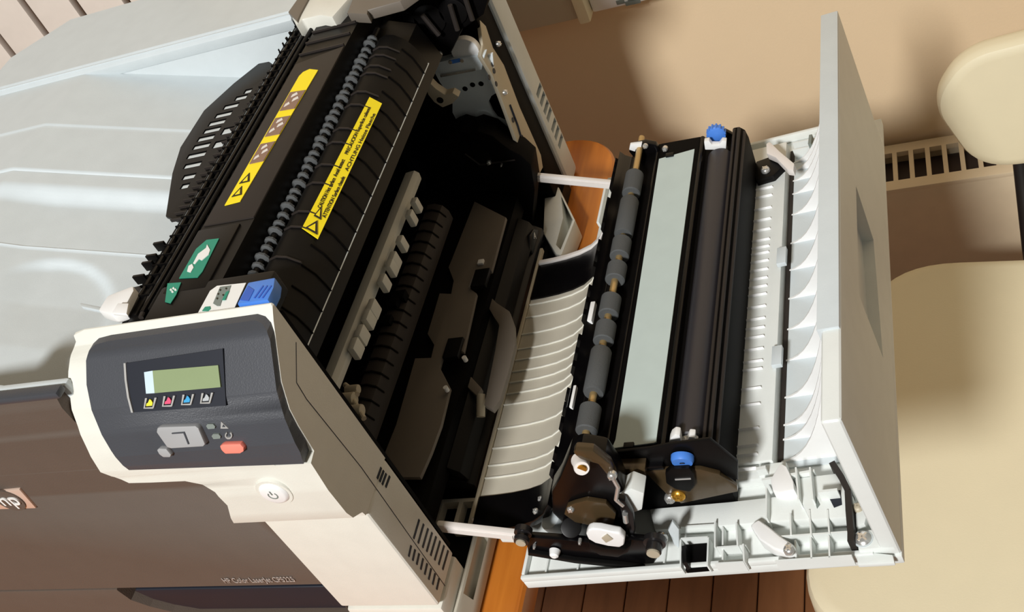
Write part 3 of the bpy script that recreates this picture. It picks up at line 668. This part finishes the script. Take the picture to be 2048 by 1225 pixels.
# ---- inside: white bar, ribbed drum guide, plates
def seg(pa, pb, z): return at(pa, z=z), at(pb, z=z)
wa, wb = seg((662, 752), (838, 342), .17)
br = exty('cleaning_bar', [(wa.x - .0085, .166), (wa.x - .0075, .171), (wa.x + .003, .172), (wa.x + .007, .168), (wa.x + .006, .160), (wa.x - .008, .160)], .10, wb.y, pr, 'white', 'beige plastic bar with notches', bev=.0012)
for (p, s) in (((700, 690), 1), ((712, 664), 1), ((726, 632), 1), ((735, 612), 1), ((757, 560), .8), ((772, 530), .8), ((778, 515), .8), ((793, 482), .7), ((812, 430), .7), ((822, 405), .6)):
    c = at(p, z=.17); box('bar_notch', (c.x + .001, c.y - .008 * s, .158), (c.x + .0075, c.y + .006 * s, .173), br, 'white', bev=.0015)
gx = at((740, 770), z=.13).x
gpf = [(gx - .016, .122), (gx - .014, .128), (gx - .008, .1325), (gx, .1325), (gx + .007, .129), (gx + .011, .121), (gx + .011, .110), (gx - .016, .110)]
gd = exty('ribbed_guide', gpf, .085, .40, pr, 'guide', 'dark brown ribbed paper guide')
bm = bmesh.new()
for i in range(20):
    y = .10 + i * .0152
    for (a, b), (c_, d_) in zip(gpf[:6], gpf[1:6]): add_prism(bm, [(a, y, b), (c_, y, d_), (c_, y, d_ + .0016), (a, y, b + .0016)], (0, .0014, 0))
stuff(fin('guide_ribs', bm, gd, 'matt'))
for (px, py) in ((772, 640), (786, 606), (800, 590)):
    c = at((px, py), z=.135); box('guide_tab', (c.x - .006, c.y - .006, .126), (c.x + .006, c.y + .004, .1375), gd, 'matt', bev=.0008)
exty('dark_tray', [(-.135, .06), (-.135, .10), (-.11, .10), (-.095, .082), (-.05, .081), (-.02, .07), (-.02, .05)], .056, .47, pr, 'matt')
PZ = .0862
pts = [(905, 470), (960, 402), (1012, 430), (980, 540), (985, 560), (948, 570), (928, 620), (955, 625), (925, 740), (905, 790), (870, 885), (820, 960), (780, 960), (800, 880), (826, 790), (858, 700), (870, 640), (868, 600), (905, 560), (890, 550), (898, 530)]
pts = [(949, 403), (1012, 435), (983, 542), (967, 545), (949, 542), (937, 575), (953, 587), (927, 704), (890, 695), (879, 735), (900, 776), (882, 850), (862, 905), (840, 955), (750, 955), (792, 850), (830, 717), (862, 716), (868, 690), (855, 668), (879, 587), (902, 588), (907, 562), (897, 535)]
ip = prism('transport_plate', [at(p, z=PZ) for p in pts], (0, 0, -.004), pr, 'plate', 'grey-brown stepped metal plate', bev=.0005)
c = at((963, 527), z=PZ); box('plate_tab', (c.x - .003, c.y - .003, PZ), (c.x + .003, c.y + .003, PZ + .003), ip, 'bright', bev=.0005)
for (a, b, z) in (((955, 560), (975, 552), .087), ((900, 700), (930, 716), .087)):
    c = at(a, z=z); box('plate_block', (c.x - .004, c.y - .012, PZ - .001), (c.x + .012, c.y + .012, PZ + .004), ip, 'black', bev=.001)
for (px, py) in ((895, 782), (932, 722)):
    c = at((px, py), z=.088); cyl('plate_pin', c, c + Vector((0, 0, .005)), .0022, ip, 'bright', n=12)
# bent bracket
bz = .062
bb = prism('bent_bracket', [at(p, z=bz) for p in ((978, 590), (992, 605), (1018, 622), (1028, 650), (1030, 690), (1018, 740), (1000, 800), (985, 820), (968, 810), (978, 760), (990, 700), (998, 650), (986, 632), (975, 612))], (0, 0, -.006), pr, 'plate', 'dark grey bent bracket', bev=.001)
prism('bracket_foot', [at(p, z=bz - .008) for p in ((930, 745), (945, 760), (968, 785), (958, 800), (928, 772))], (0, 0, .006), bb, 'plate', bev=.001)
c = at((962, 815), z=.055); cyl('bracket_post', c - Vector((0, .008, .004)), c + Vector((0, .010, .006)), .004, bb, 'frame', n=14)
exty('lower_lip', [(-.049, .031), (-.049, .045), (-.012, .036), (-.004, .030), (-.004, .024), (-.02, .020)], .125, .46, pr, 'black', bev=.001)
exty('inner_ledge', [(-.0195, .046), (-.0195, .058), (-.010, .050), (-.006, .038)], .125, .45, pr, 'soot', bev=.001)
# mechanism behind column rim
for p, r in (((697, 800), .006), ((712, 822), .005), ((705, 780), .004)):
    c = at(p, z=.17); cyl('rim_gear', c - Vector((.006, 0, 0)), c + Vector((.006, 0, 0)), r, pr, 'frame', n=14, bev=.001)
for (pa, pb) in (((690, 770), (715, 790)), ((706, 800), (728, 838))):
    cyl('rim_linkage', at(pa, z=.17), at(pb, z=.17), .0022, pr, 'frame', n=10)
# ================================================================== SIDE DOOR (opened, lying outwards)
Y0, Y1 = .034, .530
U0, U1 = .058, .352
def Dp(pix, w): return [D(*(atd(p, w) + (w,))) for p in pix]
nearL = atd((1050, 1178), 0); nearR = atd((1800, 1130), 0)
sd = box('side_door', (U0, Y0, 0), (U1, Y1, .009), pr, 'door', 'pale grey inside of the opened side door', T=D, bev=.001)
box('near_rim', (U0, Y0, .0092), (U1 - .018, Y0 + .0035, .015), sd, 'door', T=D, bev=.0008)
box('left_rim', (U0, Y0 + .004, .0092), (U0 + .003, .075, .015), sd, 'door', T=D, bev=.0008)
box('left_rim', (U0, .46, .0092), (U0 + .003, Y1, .016), sd, 'door', T=D, bev=.0008)
box('far_rim', (U0 + .0035, Y1 - .004, .0092), (U1 - .018, Y1, .018), sd, 'door', T=D, bev=.0008)
for px in (1098, 1160, 1262, 1330):
    u, _ = atd((px, 1120), .01); box('rib', (u - .0007, Y0 + .0037, .0092), (u + .0007, .072, .0115), sd, 'door', T=D)
# flange standing at the free edge
fw = .160; ft = .013
TF = lambda u, y, w: D(u - .018 * w, y, w)
flg = box('door_flange', (U1 - ft, .036, .0), (U1, .492, fw), pr, 'door', 'tall upright flange of the side door', T=TF, bev=.003, seg=3)
hp = [(1712, 372), (1718, 590), (1766, 716), (1747, 480)]
def onf(p, d=0):  # onto outer face of the flange
    n = (DU + DW * .018).normalized(); return hit(p[0], p[1], n, n.dot(DO + DU * U1) + d)
h4 = [onf(p) for p in hp]
for v in h4: pass
cut(flg, [([v - DU * .009 for v in h4], DU * .03)])
st = box('flange_cover', (U1 - ft - .0025, .112, fw - .022), (U1 - .0005, .493, fw + .002), flg, 'tray', T=TF, bev=.001)
# raised mid section with fine ridges, groove and tabs
def un(p, w): return atd(p, w)[0]
mu0 = un((1470, 700), .024); mu1 = un((1553, 700), .024); gu = un((1572, 650), .010)
mid = box('ridge_bed', (mu0 - .03, .118, .0092), (mu1, .512, .022), sd, 'door', T=D, bev=.0015)
box('ridge_step', (mu0 - .03, .104, .0092), (mu1 + .01, .1178, .019), sd, 'door', T=D, bev=.0015)
ysr = [atd((1510, py), .022)[1] for py in (384, 400, 424, 446, 466, 486, 500, 512, 528, 545, 562, 578, 594, 618, 642, 660, 678, 702, 726, 742, 780, 812, 860, 894, 912, 940)]
bm = bmesh.new()
for y in ysr:
    for t in range(1):
        P4 = [D(mu0 - .02, y, .0215), D(mu1 - .011, y, .0215), D(mu1 - .011, y + .0022, .0215), D(mu0 - .02, y + .0022, .0215)]
        vs = [bm.verts.new(p) for p in P4] + [bm.verts.new(D(mu0 - .02, y + .0012, .0242)), bm.verts.new(D(mu1 - .012, y + .0012, .0242))]
        for f in ((0, 1, 5, 4), (2, 3, 4, 5), (1, 2, 5), (3, 0, 4), (0, 3, 2, 1)): bm.faces.new([vs[i] for i in f])
stuff(fin('ridges', bm, sd, 'bright'))
box('groove_bottom', (mu1 + .0005, .125, .0092), (gu + .002, .51, .0102), sd, 'guide', T=D)
for y in (atd((1572, 520), .02)[1], atd((1565, 720), .02)[1]):
    box('groove_tab', (mu1 - .003, y - .0105, .0222), (mu1 + .0055, y + .0105, .027), sd, 'tray', T=D, bev=.0006)
# scallop fins
fy = [atd((1577, py), .010)[1] for py in (330, 346, 366, 392, 433, 490, 543, 600, 661, 723, 797, 852, 881, 925)]
N = 12; fu0 = un((1575, 600), .010); L = U1 - ft - .001 - fu0
base = box('scallop_floor', (gu + .0025, .118, .0092), (U1 - ft - .0005, .511, .0105), sd, 'tray', T=D)  # floor toned darker than the fins to stand for its shade
for y in fy:
    pts = [D(fu0, y, .010), D(fu0 + L, y, .010)] + [D(fu0 + L * (1 - k / N), y, .0106 + .150 * (1 - k / N) ** 2.0) for k in range(0, N)]
    prism('scallop_fin', pts, (0, .0018, 0), sd, 'bright')  # lighter tone paints the light on the fin faces
# ---- near right area: lattice of ribs, screws, hook, latch
LW = .030
def wallrib(p0, p1, h, t=.0012, w0=.0092, mt='door', name='lattice_rib'):
    a = Vector(atd(p0, w0)); b = Vector(atd(p1, w0)); d = (b - a).normalized(); n = Vector((-d.y, d.x)) * t / 2
    q = [a - n, b - n, b + n, a + n]
    return prism(name, [D(v.x, v.y, w0) for v in q], DW * h, sd, mt)
for (p0, p1, h) in (((1440, 1112), (1440, 1060), .012), ((1452, 1140), (1452, 1066), .008), ((1485, 1110), (1482, 1062), .012),
                    ((1440, 1110), (1500, 1106), .010), ((1440, 1145), (1498, 1142), .012), ((1498, 1142), (1496, 1106), .012),
                    ((1592, 1090), (1590, 1046), .013), ((1632, 1092), (1628, 1040), .013), ((1668, 1088), (1664, 1040), .013),
                    ((1560, 1092), (1710, 1082), .012), ((1632, 1136), (1630, 1092), .012), ((1668, 1134), (1666, 1090), .012),
                    ((1560, 1140), (1712, 1130), .012), ((1600, 1138), (1598, 1096), .010), ((1545, 1060), (1545, 1000), .016),
                    ((1370, 1068), (1438, 1064), .010)):
    wallrib(p0, p1, h)
# raised platform behind lattice
pf = [(1250, 1050), (1420, 1010), (1540, 990), (1600, 985), (1712, 975), (1710, 1046), (1600, 1056), (1545, 1062), (1400, 1072), (1340, 1076)]
plt_ = [atd(p, .016) for p in ((1300, 1020), (1460, 1006), (1600, 990), (1640, 985), (1640, 1040), (1540, 1046), (1400, 1058), (1310, 1062))]
prism('platform', [D(u, y, .0092) for u, y in plt_], DW * .008, sd, 'door', bev=.0012)
# black socket
bq4 = [atd(p, .010) for p in ((1374, 1146), (1372, 1096), (1422, 1092), (1420, 1142))]
sk_ = prism('latch_socket', [D(u, y, .0092) for u, y in bq4], DW * .004, sd, 'matt', 'square black latch socket')
for (pa, pb) in (((1370, 1150), (1370, 1094)), ((1370, 1092), (1424, 1089)), ((1425, 1090), (1423, 1146))): wallrib(pa, pb, .010, name='socket_rim')
wallrib((1382, 1146), (1380, 1112), .014, .003, mt='black', name='socket_catch')
# second dark slot near the flange
bq5 = [atd(p, .018) for p in ((1654, 982), (1680, 981), (1682, 1006), (1668, 1012))]
box2 = [atd(p, .018) for p in ((1590, 962), (1690, 950), (1708, 1000), (1706, 1040), (1622, 1046), (1600, 1000))]
hb_ = prism('hook_block', [D(u, y, .0092) for u, y in box2], DW * .012, sd, 'door', bev=.0015)
prism('block_slot', [D(*atd(p, .0215), .0211) for p in ((1652, 984), (1681, 981), (1684, 1010), (1668, 1016))], DW * .0006, hb_, 'dark')
prism('block_slot', [D(*atd(p, .0215), .0211) for p in ((1625, 990), (1630, 990), (1640, 1010), (1634, 1018))], DW * .0006, hb_, 'greyink')
for px in (1612, 1640): wallrib((px, 1030), (px - 6, 966), .020)
wallrib((1652, 1018), (1690, 1014), .022, .002)
# dark bent seal along the flange
for (pa, pb) in (((1672, 944), (1690, 972)), ((1690, 972), (1704, 1000)), ((1704, 1000), (1706, 1040)), ((1706, 1040), (1710, 1085)), ((1710, 1085), (1710, 1102))):
    wallrib(pa, pb, .0125, .0045, .012, 'guide', 'flange_gap')
cp1 = [atd(p, .016) for p in ((1715, 1066), (1760, 1062), (1790, 1098), (1718, 1104))]
fp = prism('screw_plate', [D(u, y, .0092) for u, y in cp1], DW * .009, sd, 'door', bev=.001)
u, y = atd((1725, 1076), .02); s_ = screw(D(u, y, .0185), DW, sd, .006)
cyl('screw_washer', D(u, y, .0175), D(u, y, .0188), .0068, sd, 'tray', n=24)
prism('corner_plate', [D(*atd(p, .012), .0092) for p in ((1714, 1110), (1750, 1108), (1786, 1112), (1790, 1128), (1716, 1132))], DW * .004, sd, 'door', bev=.0008)
prism('corner_plate', [D(*atd(p, .016), .0092) for p in ((1712, 1030), (1718, 1016), (1735, 1030), (1730, 1050), (1712, 1056))], DW * .008, sd, 'door', bev=.001)
u, y = atd((1714, 1012), .02); screw(D(u, y, .017), DW, sd, .004, 'frame')
# long cream hook with screw
hk = [atd(p, .022) for p in ((1500, 1052), (1518, 1040), (1540, 1056), (1562, 1074), (1590, 1092), (1592, 1106), (1578, 1112), (1548, 1100), (1520, 1082))]
prism('closing_hook', [D(u, y, .0095) for u, y in hk], DW * .014, sd, 'bright', 'white closing hook', bev=.003, seg=3)
u, y = atd((1577, 1098), .026); screw(D(u, y, .0245), DW, sd, .0042)
# latch post at the near end of the groove
lt = [atd(p, .028) for p in ((1544, 980), (1540, 958), (1556, 930), (1562, 926), (1572, 932), (1586, 962), (1588, 978), (1560, 984))]
prism('latch_post', [D(u, y, .0092) for u, y in lt], DW * .018, sd, 'bright', 'white latch post', bev=.002)
wallrib((1526, 966), (1545, 962), .018, .003)
wallrib((1536, 984), (1640, 966), .016, .002)
# far latch
fl_ = [atd(p, .030) for p in ((1505, 345), (1512, 322), (1540, 312), (1560, 306), (1566, 330), (1546, 350), (1512, 360))]
flp = prism('far_latch_plate', [D(u, y, .0092) for u, y in fl_], DW * .020, sd, 'black', 'black latch plate', bev=.001)
u, y = atd((1530, 338), .032); screw(D(u, y, .0305), DW, flp, .0045)
prism('far_latch_hook', [D(u, y, .030) for u, y in [atd(p, .036) for p in ((1533, 290), (1541, 286), (1560, 305), (1590, 330), (1588, 344), (1575, 342), (1552, 318), (1534, 310))]], DW * .008, sd, 'pink', 'grey-pink latch hook', bev=.0015)
wallrib((1592, 304), (1650, 292), .012); wallrib((1592, 318), (1650, 306), .012); wallrib((1632, 300), (1630, 318), .02, .003, mt='greyink')
# ================================================================== TRANSFER UNIT on the door
TZ1 = .100
ty0, ty1 = .088, .480
tu = exty('transfer_unit', [(.105, .035), (.118, .092), (.135, .0975), (.1475, TZ1 - .0015), (.1855, TZ1 - .0015), (.19, .094), (.2165, .094), (.219, .102), (.2250, .102), (.2295, .097), (.2310, .088), (.2310, .035)], ty0, ty1, pr, 'matt', 'black paper transfer unit on the opened door', bev=.0012)
pd = prism('grey_plate', [at(p, z=TZ1) for p in ((1224, 897), (1231, 880), (1318, 318), (1389, 298), (1312, 884), (1308, 886))], (0, 0, -.0014), tu, 'pad', 'long flat sage grey plate')
for p in ((1258, 894), (1340, 312)):
    q = at(p, z=TZ1); box('plate_clip', (q.x - .004, q.y - .002, TZ1 - .001), (q.x + .004, q.y + .003, TZ1 + .002), tu, 'black', bev=.0005)
# ridges of the frame
for (x, z, r) in ((.1885, .099, .0025), (.2205, .1025, .0016), (.225, .1025, .0018), (.229, .0975, .0016), (.143, .098, .0015)):
    cyl('frame_ridge', (x, ty0 + .004, z), (x, ty1 - .004, z), r, tu, 'gloss' if x < .2 else 'guide', n=10)
r0, r1 = at((1368, 868), z=.106), at((1440, 296), z=.106)
rx = (r0.x + r1.x) / 2
cyl('transfer_roller', (rx, r0.y, .0945), (rx, r1.y, .0945), .0122, tu, 'belt', 'dark rubber transfer roller', n=32, prof=[(0, .0112), (.004, .0122), (.996, .0122), (1, .0112)])
cyl('roller_end', (rx, r0.y - .012, .0945), (rx, r0.y, .0945), .0095, tu, 'chrome', n=24, prof=[(0, .004), (.5, .0045), (.55, .009), (1, .0098)])
cyl('roller_end', (rx, r1.y, .0945), (rx, r1.y + .014, .0945), .006, tu, 'chrome', n=20)
# white clips and blue levers
def facey(name, pix, y, th, mt, parent, label=None, bev=.0008): return prism(name, [at(p, y=y) for p in pix], (0, th, 0), parent, mt, label, bev=bev)
cy = r0.y - .008
facey('white_clip', [(1342, 876), (1350, 870), (1360, 872), (1363, 890), (1360, 908), (1348, 910), (1340, 905), (1343, 892), (1338, 886)], cy, .008, 'bright', tu, 'white bearing clip', .0012)
facey('white_clip', [(1378, 875), (1390, 876), (1391, 888), (1396, 890), (1388, 898), (1382, 910), (1374, 905), (1372, 888)], cy, .008, 'bright', tu, 'white bearing clip', .0012)
bc_ = at((1364, 922), y=cy - .016)
bz_ = cyl('blue_dial', bc_ + Vector((0, .004, 0)), bc_ - Vector((0, .0015, .0012)), .0085, tu, 'blue', 'blue round lever', n=32, prof=[(0, .0085), (.6, .0085), (1, .0075)])
cyl('blue_dial_stem', bc_ + Vector((0, .0042, 0)), bc_ + Vector((0, .016, .0)), .003, tu, 'blue', n=14)
cyl('dial_hole', bc_ - Vector((0, .0014, .0011)), bc_ - Vector((0, .0019, .0014)), .002, tu, 'dark', n=14)
bg = at((1432, 271), y=r1.y + .014)
bw = bmesh.new(); add_lathe(bw, bg, bg + Vector((0, .007, 0)), [(0, .006), (.2, .0085), (.8, .0085), (1, .006)], 24)
for k in range(14):
    t = k / 14 * 2 * math.pi; q = bg + Vector((math.cos(t) * .0085, .0035, math.sin(t) * .0085)); add_box(bw, (q.x - .0008, q.y - .003, q.z - .0008), (q.x + .0008, q.y + .003, q.z + .0008))
fin('blue_dial', bw, tu, 'blue', 'blue toothed lever knob')
facey('white_clip', [(1410, 300), (1408, 284), (1418, 282), (1424, 290), (1438, 290), (1444, 282), (1453, 283), (1452, 300)], r1.y + .002, .006, 'bright', tu, 'white bearing clip')
# far end frame pieces
facey('end_frame', [(1308, 312), (1320, 303), (1400, 286), (1450, 262), (1462, 268), (1505, 310), (1506, 350), (1490, 370), (1400, 360), (1320, 340)], ty1 - .002, .005, 'gloss', tu, bev=.001)
facey('end_clip', [(1262, 292), (1290, 286), (1312, 290), (1322, 306), (1300, 318), (1268, 316), (1258, 304)], ty1 - .012, .006, 'gloss', tu)
facey('white_stub', [(1258, 300), (1260, 290), (1284, 287), (1282, 298), (1272, 299), (1270, 304)], ty1 - .014, .004, 'bright', tu)
for p in ((1291, 292), (1330, 298)):
    screw(at(p, y=ty1 - .0125), (0, -1, .3), tu, .003)
# near end frame: stepped gold-brown glossy plates
M['bronze'] = mat('smoky_bronze_plastic', (72, 58, 38), .25, metal=.2)
facey('end_frame', [(1290, 945), (1310, 942), (1400, 940), (1440, 950), (1476, 962), (1478, 930), (1470, 925), (1478, 985), (1460, 990), (1360, 1008), (1350, 1000), (1310, 970)][:4] + [(1440, 952), (1474, 975), (1476, 984), (1362, 1008), (1350, 998), (1334, 990), (1306, 962)], ty0 - .006, .004, 'bronze', tu, 'smoky bronze end plate', .001)
facey('end_frame', [(1224, 906), (1300, 898), (1340, 890), (1420, 880), (1476, 926), (1476, 962), (1440, 948), (1400, 936), (1290, 940), (1230, 930)], ty0 - .0015, .003, 'black', tu, bev=.001)
facey('end_block', [(1330, 948), (1340, 940), (1378, 938), (1388, 950), (1390, 972), (1380, 986), (1350, 980), (1332, 968)], ty0 - .011, .0048, 'black', tu, bev=.0015)
box('dotted_mark', *[(lambda q: (q.x - .006, ty0 - .0118, q.z - .0006))(at((1366, 958), y=ty0 - .011)), (lambda q: (q.x + .006, ty0 - .0112, q.z + .0006))(at((1366, 958), y=ty0 - .011))], tu, 'silver')
screw(at((1340, 998), y=ty0 - .007), (0, -1, .2), tu, .0045)
screw(at((1357, 992), y=ty0 - .007), (0, -1, .2), tu, .0055, 'gold')
facey('side_step', [(1228, 940), (1290, 938), (1292, 960), (1276, 972), (1240, 966)], ty0 - .012, .010, 'bronze', tu, 'smoky bronze step')
box('frame_end_ledge', (.108, ty0 - .006, .094), (.19, ty0 + .008, .0990), tu, 'gloss', bev=.001)
# ================================================================== FEED ROLLERS on shaft
sz = .106
sa, sb = at((1168, 905), z=sz), at((1270, 335), z=sz); sx = (sa.x + sb.x) / 2
sh = cyl('feed_shaft', (sx, .085, sz), (sx, .485, sz), .0032, pr, 'brass', 'brass-coloured roller shaft', n=16)
for (t, b) in ((350, 390), (402, 472), (482, 515), (532, 562), (596, 632), (650, 685), (702, 788), (815, 865)):
    def yy(py):
        px = 1270 + (1168 - 1270) * (py - 335) / (905 - 335); return at((px, py), z=sz).y
    a, b_ = yy(b), yy(t)
    bm = bmesh.new(); r = .0088
    add_lathe(bm, (sx, a, sz), (sx, b_, sz), [(0, r * .9), (.04, r), (.96, r), (1, r * .9)], 26)
    fin('feed_roller', bm, sh, 'rubber', 'grey rubber roller')
# black trough behind rollers
tr = exty('roller_trough', [(.098, .060), (.100, .094), (.104, .088), (.110, .084), (.1165, .090), (.117, .060)], .082, .486, pr, 'gloss', bev=.0008)
bm = bmesh.new()
for i in range(26):
    y = .092 + i * .0152
    if i % 4 == 2: continue
    add_prism(bm, [(.098, y, .066), (.0925, y, .072), (.0915, y, .083), (.096, y, .092), (.100, y, .088)], (0, .0065, 0))
stuff(fin('claws', bm, tr, 'gloss'))
for i, p in enumerate(((1200, 548), (1186, 630), (1183, 590), (1152, 720), (1148, 800), (1158, 800))):
    c = at(p, z=.085)
    if i in (1, 4): box('white_guide', (c.x - .002, c.y - .014, .078), (c.x + .003, c.y + .010, .092), tr, 'bright', bev=.001)
# ================================================================== PAPER GUIDE (white ribbed chute)
PGn, PGf = .112, .398
prof = [(.0045, .030), (.020, .031), (.036, .033), (.052, .0365), (.066, .042), (.078, .051), (.087, .064)]
back = [(.089, .060), (.080, .046), (.067, .038), (.052, .0325), (.034, .0295), (.0045, .027)]
pg = exty('paper_chute', prof + back, PGn, PGf, pr, 'chute', 'off-white ribbed paper chute')
bm = bmesh.new(); bm2 = 0
for py in (545, 600, 626, 660, 690, 712, 735, 757, 780, 802, 850, 890, 925, 950):
    px = 1085 + (965 - 1085) * (py - 525) / (1010 - 525); y = at((px + 30, py), z=.035).y
    if y < PGn + .002 or y > PGf - .004: continue
    for (a, b), (c_, d_) in zip(prof, prof[1:]):
        add_prism(bm, [(a, y, b - .0004), (c_, y, d_ - .0004), (c_, y, d_ + .0013), (a, y, b + .0013)], (0, .0011, 0))
stuff(fin('chute_ribs', bm, pg, 'white'))
exty('chute_end_strip', [(x, z + .0022) for x, z in prof] + [(x, z) for x, z in back], .350, .3985, pr, 'gloss', 'glossy black end strip of the paper chute', bev=.0006)
exty('chute_end_strip', [(x, z + .0022) for x, z in prof] + [(x, z) for x, z in back], .076, .1115, pr, 'gloss', 'glossy black end strip of the paper chute', bev=.0006)
exty('chute_end_rail', [(x, z + .004) for x, z in prof] + [(x, z) for x, z in back], .3995, .4045, pr, 'pink', bev=.0006)
exty('chute_edge', [(.0008, .027), (.0008, .0325), (.0040, .0325), (.0040, .027)], .09, .425, pr, 'frame', bev=.0006)
for p in ((1073, 1024), (1083, 1000)):
    screw(at(p, z=.045), (-.2, -.3, 1), pr, .003)
# ================================================================== LINK ARMS
aa, ab = at((872, 1058), y=.058), at((1050, 1078), y=.058)
def arm(a, b, h, parent, name='link_arm', label=None):
    d = (b - a).normalized(); n = Vector((-d.z, 0, d.x)) * h / 2
    o = prism(name, rounded([a - n, b - n, b + n, a + n], .004, 4), (0, .005, 0), parent, 'pink', label, bev=.0008)
    q = a + Vector((0, -.001, 0))
    prism('arm_rib', [a - n * .45 + d * .01, b - n * .45 - d * .01, b + n * .45 - d * .01, a + n * .45 + d * .01], (0, -.0012, 0), o, 'pink'); return o
arm(aa, ab, .0105, pr, label='near pale plastic link arm')
fa, fb = at((1055, 356), y=.492), at((1240, 374), y=.492)
arm(fa, fb, .0095, pr, label='far white plastic link arm')
# ================================================================== NEAR MECHANISM on the door
ny = .043
ma = facey('door_lever', [(1052, 1082), (1062, 1076), (1140, 1082), (1180, 1086), (1260, 1080), (1300, 1084), (1316, 1098), (1304, 1144), (1250, 1136), (1150, 1126), (1056, 1110)], ny, .006, 'gloss', pr, 'glossy black lever plate', .0012)
facey('lever_flange', [(1056, 1106), (1150, 1122), (1250, 1132), (1305, 1140), (1304, 1145), (1250, 1138), (1150, 1128), (1056, 1112)], ny - .004, .0038, 'soot', ma, bev=.0006)
c = at((1044, 1076), y=ny - .004)
cyl('pivot', c + Vector((0, .008, 0)), c - Vector((0, .004, 0)), .006, ma, 'tube', n=24, prof=[(0, .007), (.4, .007), (.42, .0045), (.7, .0045), (.72, .0062), (1, .0058)])
cyl('pivot_ring', c - Vector((0, .0042, 0)), c - Vector((0, .0055, 0)), .004, ma, 'frame', n=20)
c = at((1308, 1096), y=ny - .004)
cyl('pivot', c + Vector((0, .008, 0)), c - Vector((0, .004, 0)), .006, ma, 'tube', n=24, prof=[(0, .0085), (.4, .0085), (.42, .006), (1, .006)])
cyl('pivot_cap', c - Vector((0, .0042, 0)), c - Vector((0, .006, 0)), .005, ma, 'frame', n=22)
screw(at((1322, 1078), y=ny + .006), (0, -1, .8), ma, .005)
c = at((1110, 1102), y=ny - .001); cyl('white_pin', c, c - Vector((0, .006, 0)), .0042, ma, 'bright', n=18, prof=[(0, .0045), (.8, .0035), (1, .002)])
screw(at((1160, 1083), y=ny - .001), (0, -1, 0), ma, .0015); screw(at((1069, 1092), y=ny - .001), (0, -1, 0), ma, .0013)
mb = facey('mechanism_bracket', [(1138, 912), (1160, 904), (1210, 914), (1234, 950), (1248, 980), (1262, 1010), (1268, 1040), (1262, 1076), (1228, 1088), (1172, 1084), (1128, 1052), (1104, 1028), (1102, 985), (1118, 960)], ny + .014, .018, 'gloss', pr, 'glossy black mechanism bracket', .003)
facey('bronze_cover', [(1150, 1008), (1174, 1002), (1212, 1008), (1232, 1030), (1226, 1056), (1180, 1052), (1150, 1046), (1128, 1030), (1134, 1014)], ny + .0095, .0042, 'bronze', mb, 'smoky bronze curved cover', .001)
facey('upper_arm', [(1146, 908), (1150, 900), (1186, 903), (1220, 930), (1232, 955), (1222, 962), (1196, 930), (1160, 920)], ny + .006, .0075, 'bronze', mb, bev=.002)
c0, c1_ = at((1164, 938), y=ny + .002), at((1161, 922), y=ny + .013)
cyl('cream_spool', c0, c1_, .006, mb, 'pink', 'cream cylindrical spool', n=24, prof=[(0, .0052), (.1, .0058), (.7, .006), (1, .0068)])
cyl('spool_bore', c0 + Vector((0, -.0006, 0)), c0 + Vector((0, .0005, 0)), .0035, mb, 'gold', n=18)
kn = [at(p, y=ny - .007) for p in ((1172, 1070), (1176, 1062), (1184, 1059), (1200, 1060), (1218, 1064), (1240, 1068), (1250, 1078), (1248, 1092), (1240, 1097), (1216, 1094), (1190, 1088), (1176, 1080))]
ko = prism('white_knob', kn, (0, .0068, 0), pr, 'bright', 'white oval plastic knob', bev=.0022, seg=3)
facey('knob_facet', [(1203, 1078), (1214, 1070), (1226, 1080), (1212, 1087)], ny - .0080, .0012, 'frame', ko, bev=.0003)
facey('knob_cup', [(1176, 1086), (1210, 1098), (1250, 1100), (1262, 1092), (1256, 1106), (1236, 1116), (1200, 1112), (1180, 1100)], ny - .0060, .0056, 'black', pr, bev=.001)
for (p, q) in (((1222, 950), (1236, 975)), ((1236, 975), (1232, 1000)), ((1232, 1000), (1246, 1012))):
    cyl('spring_wire', at(p, y=ny + .004), at(q, y=ny + .004), .0016, mb, 'chrome', n=10)
screw(at((1224, 952), y=ny + .004), (0, -1, .3), mb, .0035)
screw(at((1142, 1018), y=ny + .010), (0, -1, .3), mb, .003)
mc = facey('white_block', [(1238, 992), (1262, 978), (1288, 988), (1284, 1020), (1268, 1026), (1258, 1006), (1244, 1004)], ny + .012, .016, 'door', pr, bev=.001)
facey('black_link', [(1236, 1000), (1250, 1004), (1266, 1030), (1270, 1066), (1258, 1080), (1248, 1050)], ny + .004, .006, 'gloss', mc, bev=.001)
cyl('link_pin', at((1250, 1028), y=ny + .003), at((1252, 1044), y=ny + .003), .0022, mc, 'chrome', n=12)
cyl('far_post', at((1125, 1062), y=ny + .03), at((1100, 1040), y=ny + .03), .009, pr, 'tray', n=24, bev=.001)
cyl('cam_disc', at((1142, 1056), y=ny + .006), at((1142, 1056), y=ny + .012), .008, pr, 'black', n=22, bev=.001)
gp_ = facey('small_bracket', [(1336, 1062), (1345, 1044), (1358, 1060), (1358, 1098), (1348, 1090)], ny + .01, .003, 'tray', pr, 'small grey angled bracket')

prism('hinge_panel', [at(p, z=.024) for p in ((985, 1050), (1092, 1038), (1112, 1018), (1150, 1052), (1200, 1070), (1196, 1084), (1000, 1078))], (0, 0, -.006), pr, 'door', 'white hinge panel of the open door', bev=.001)
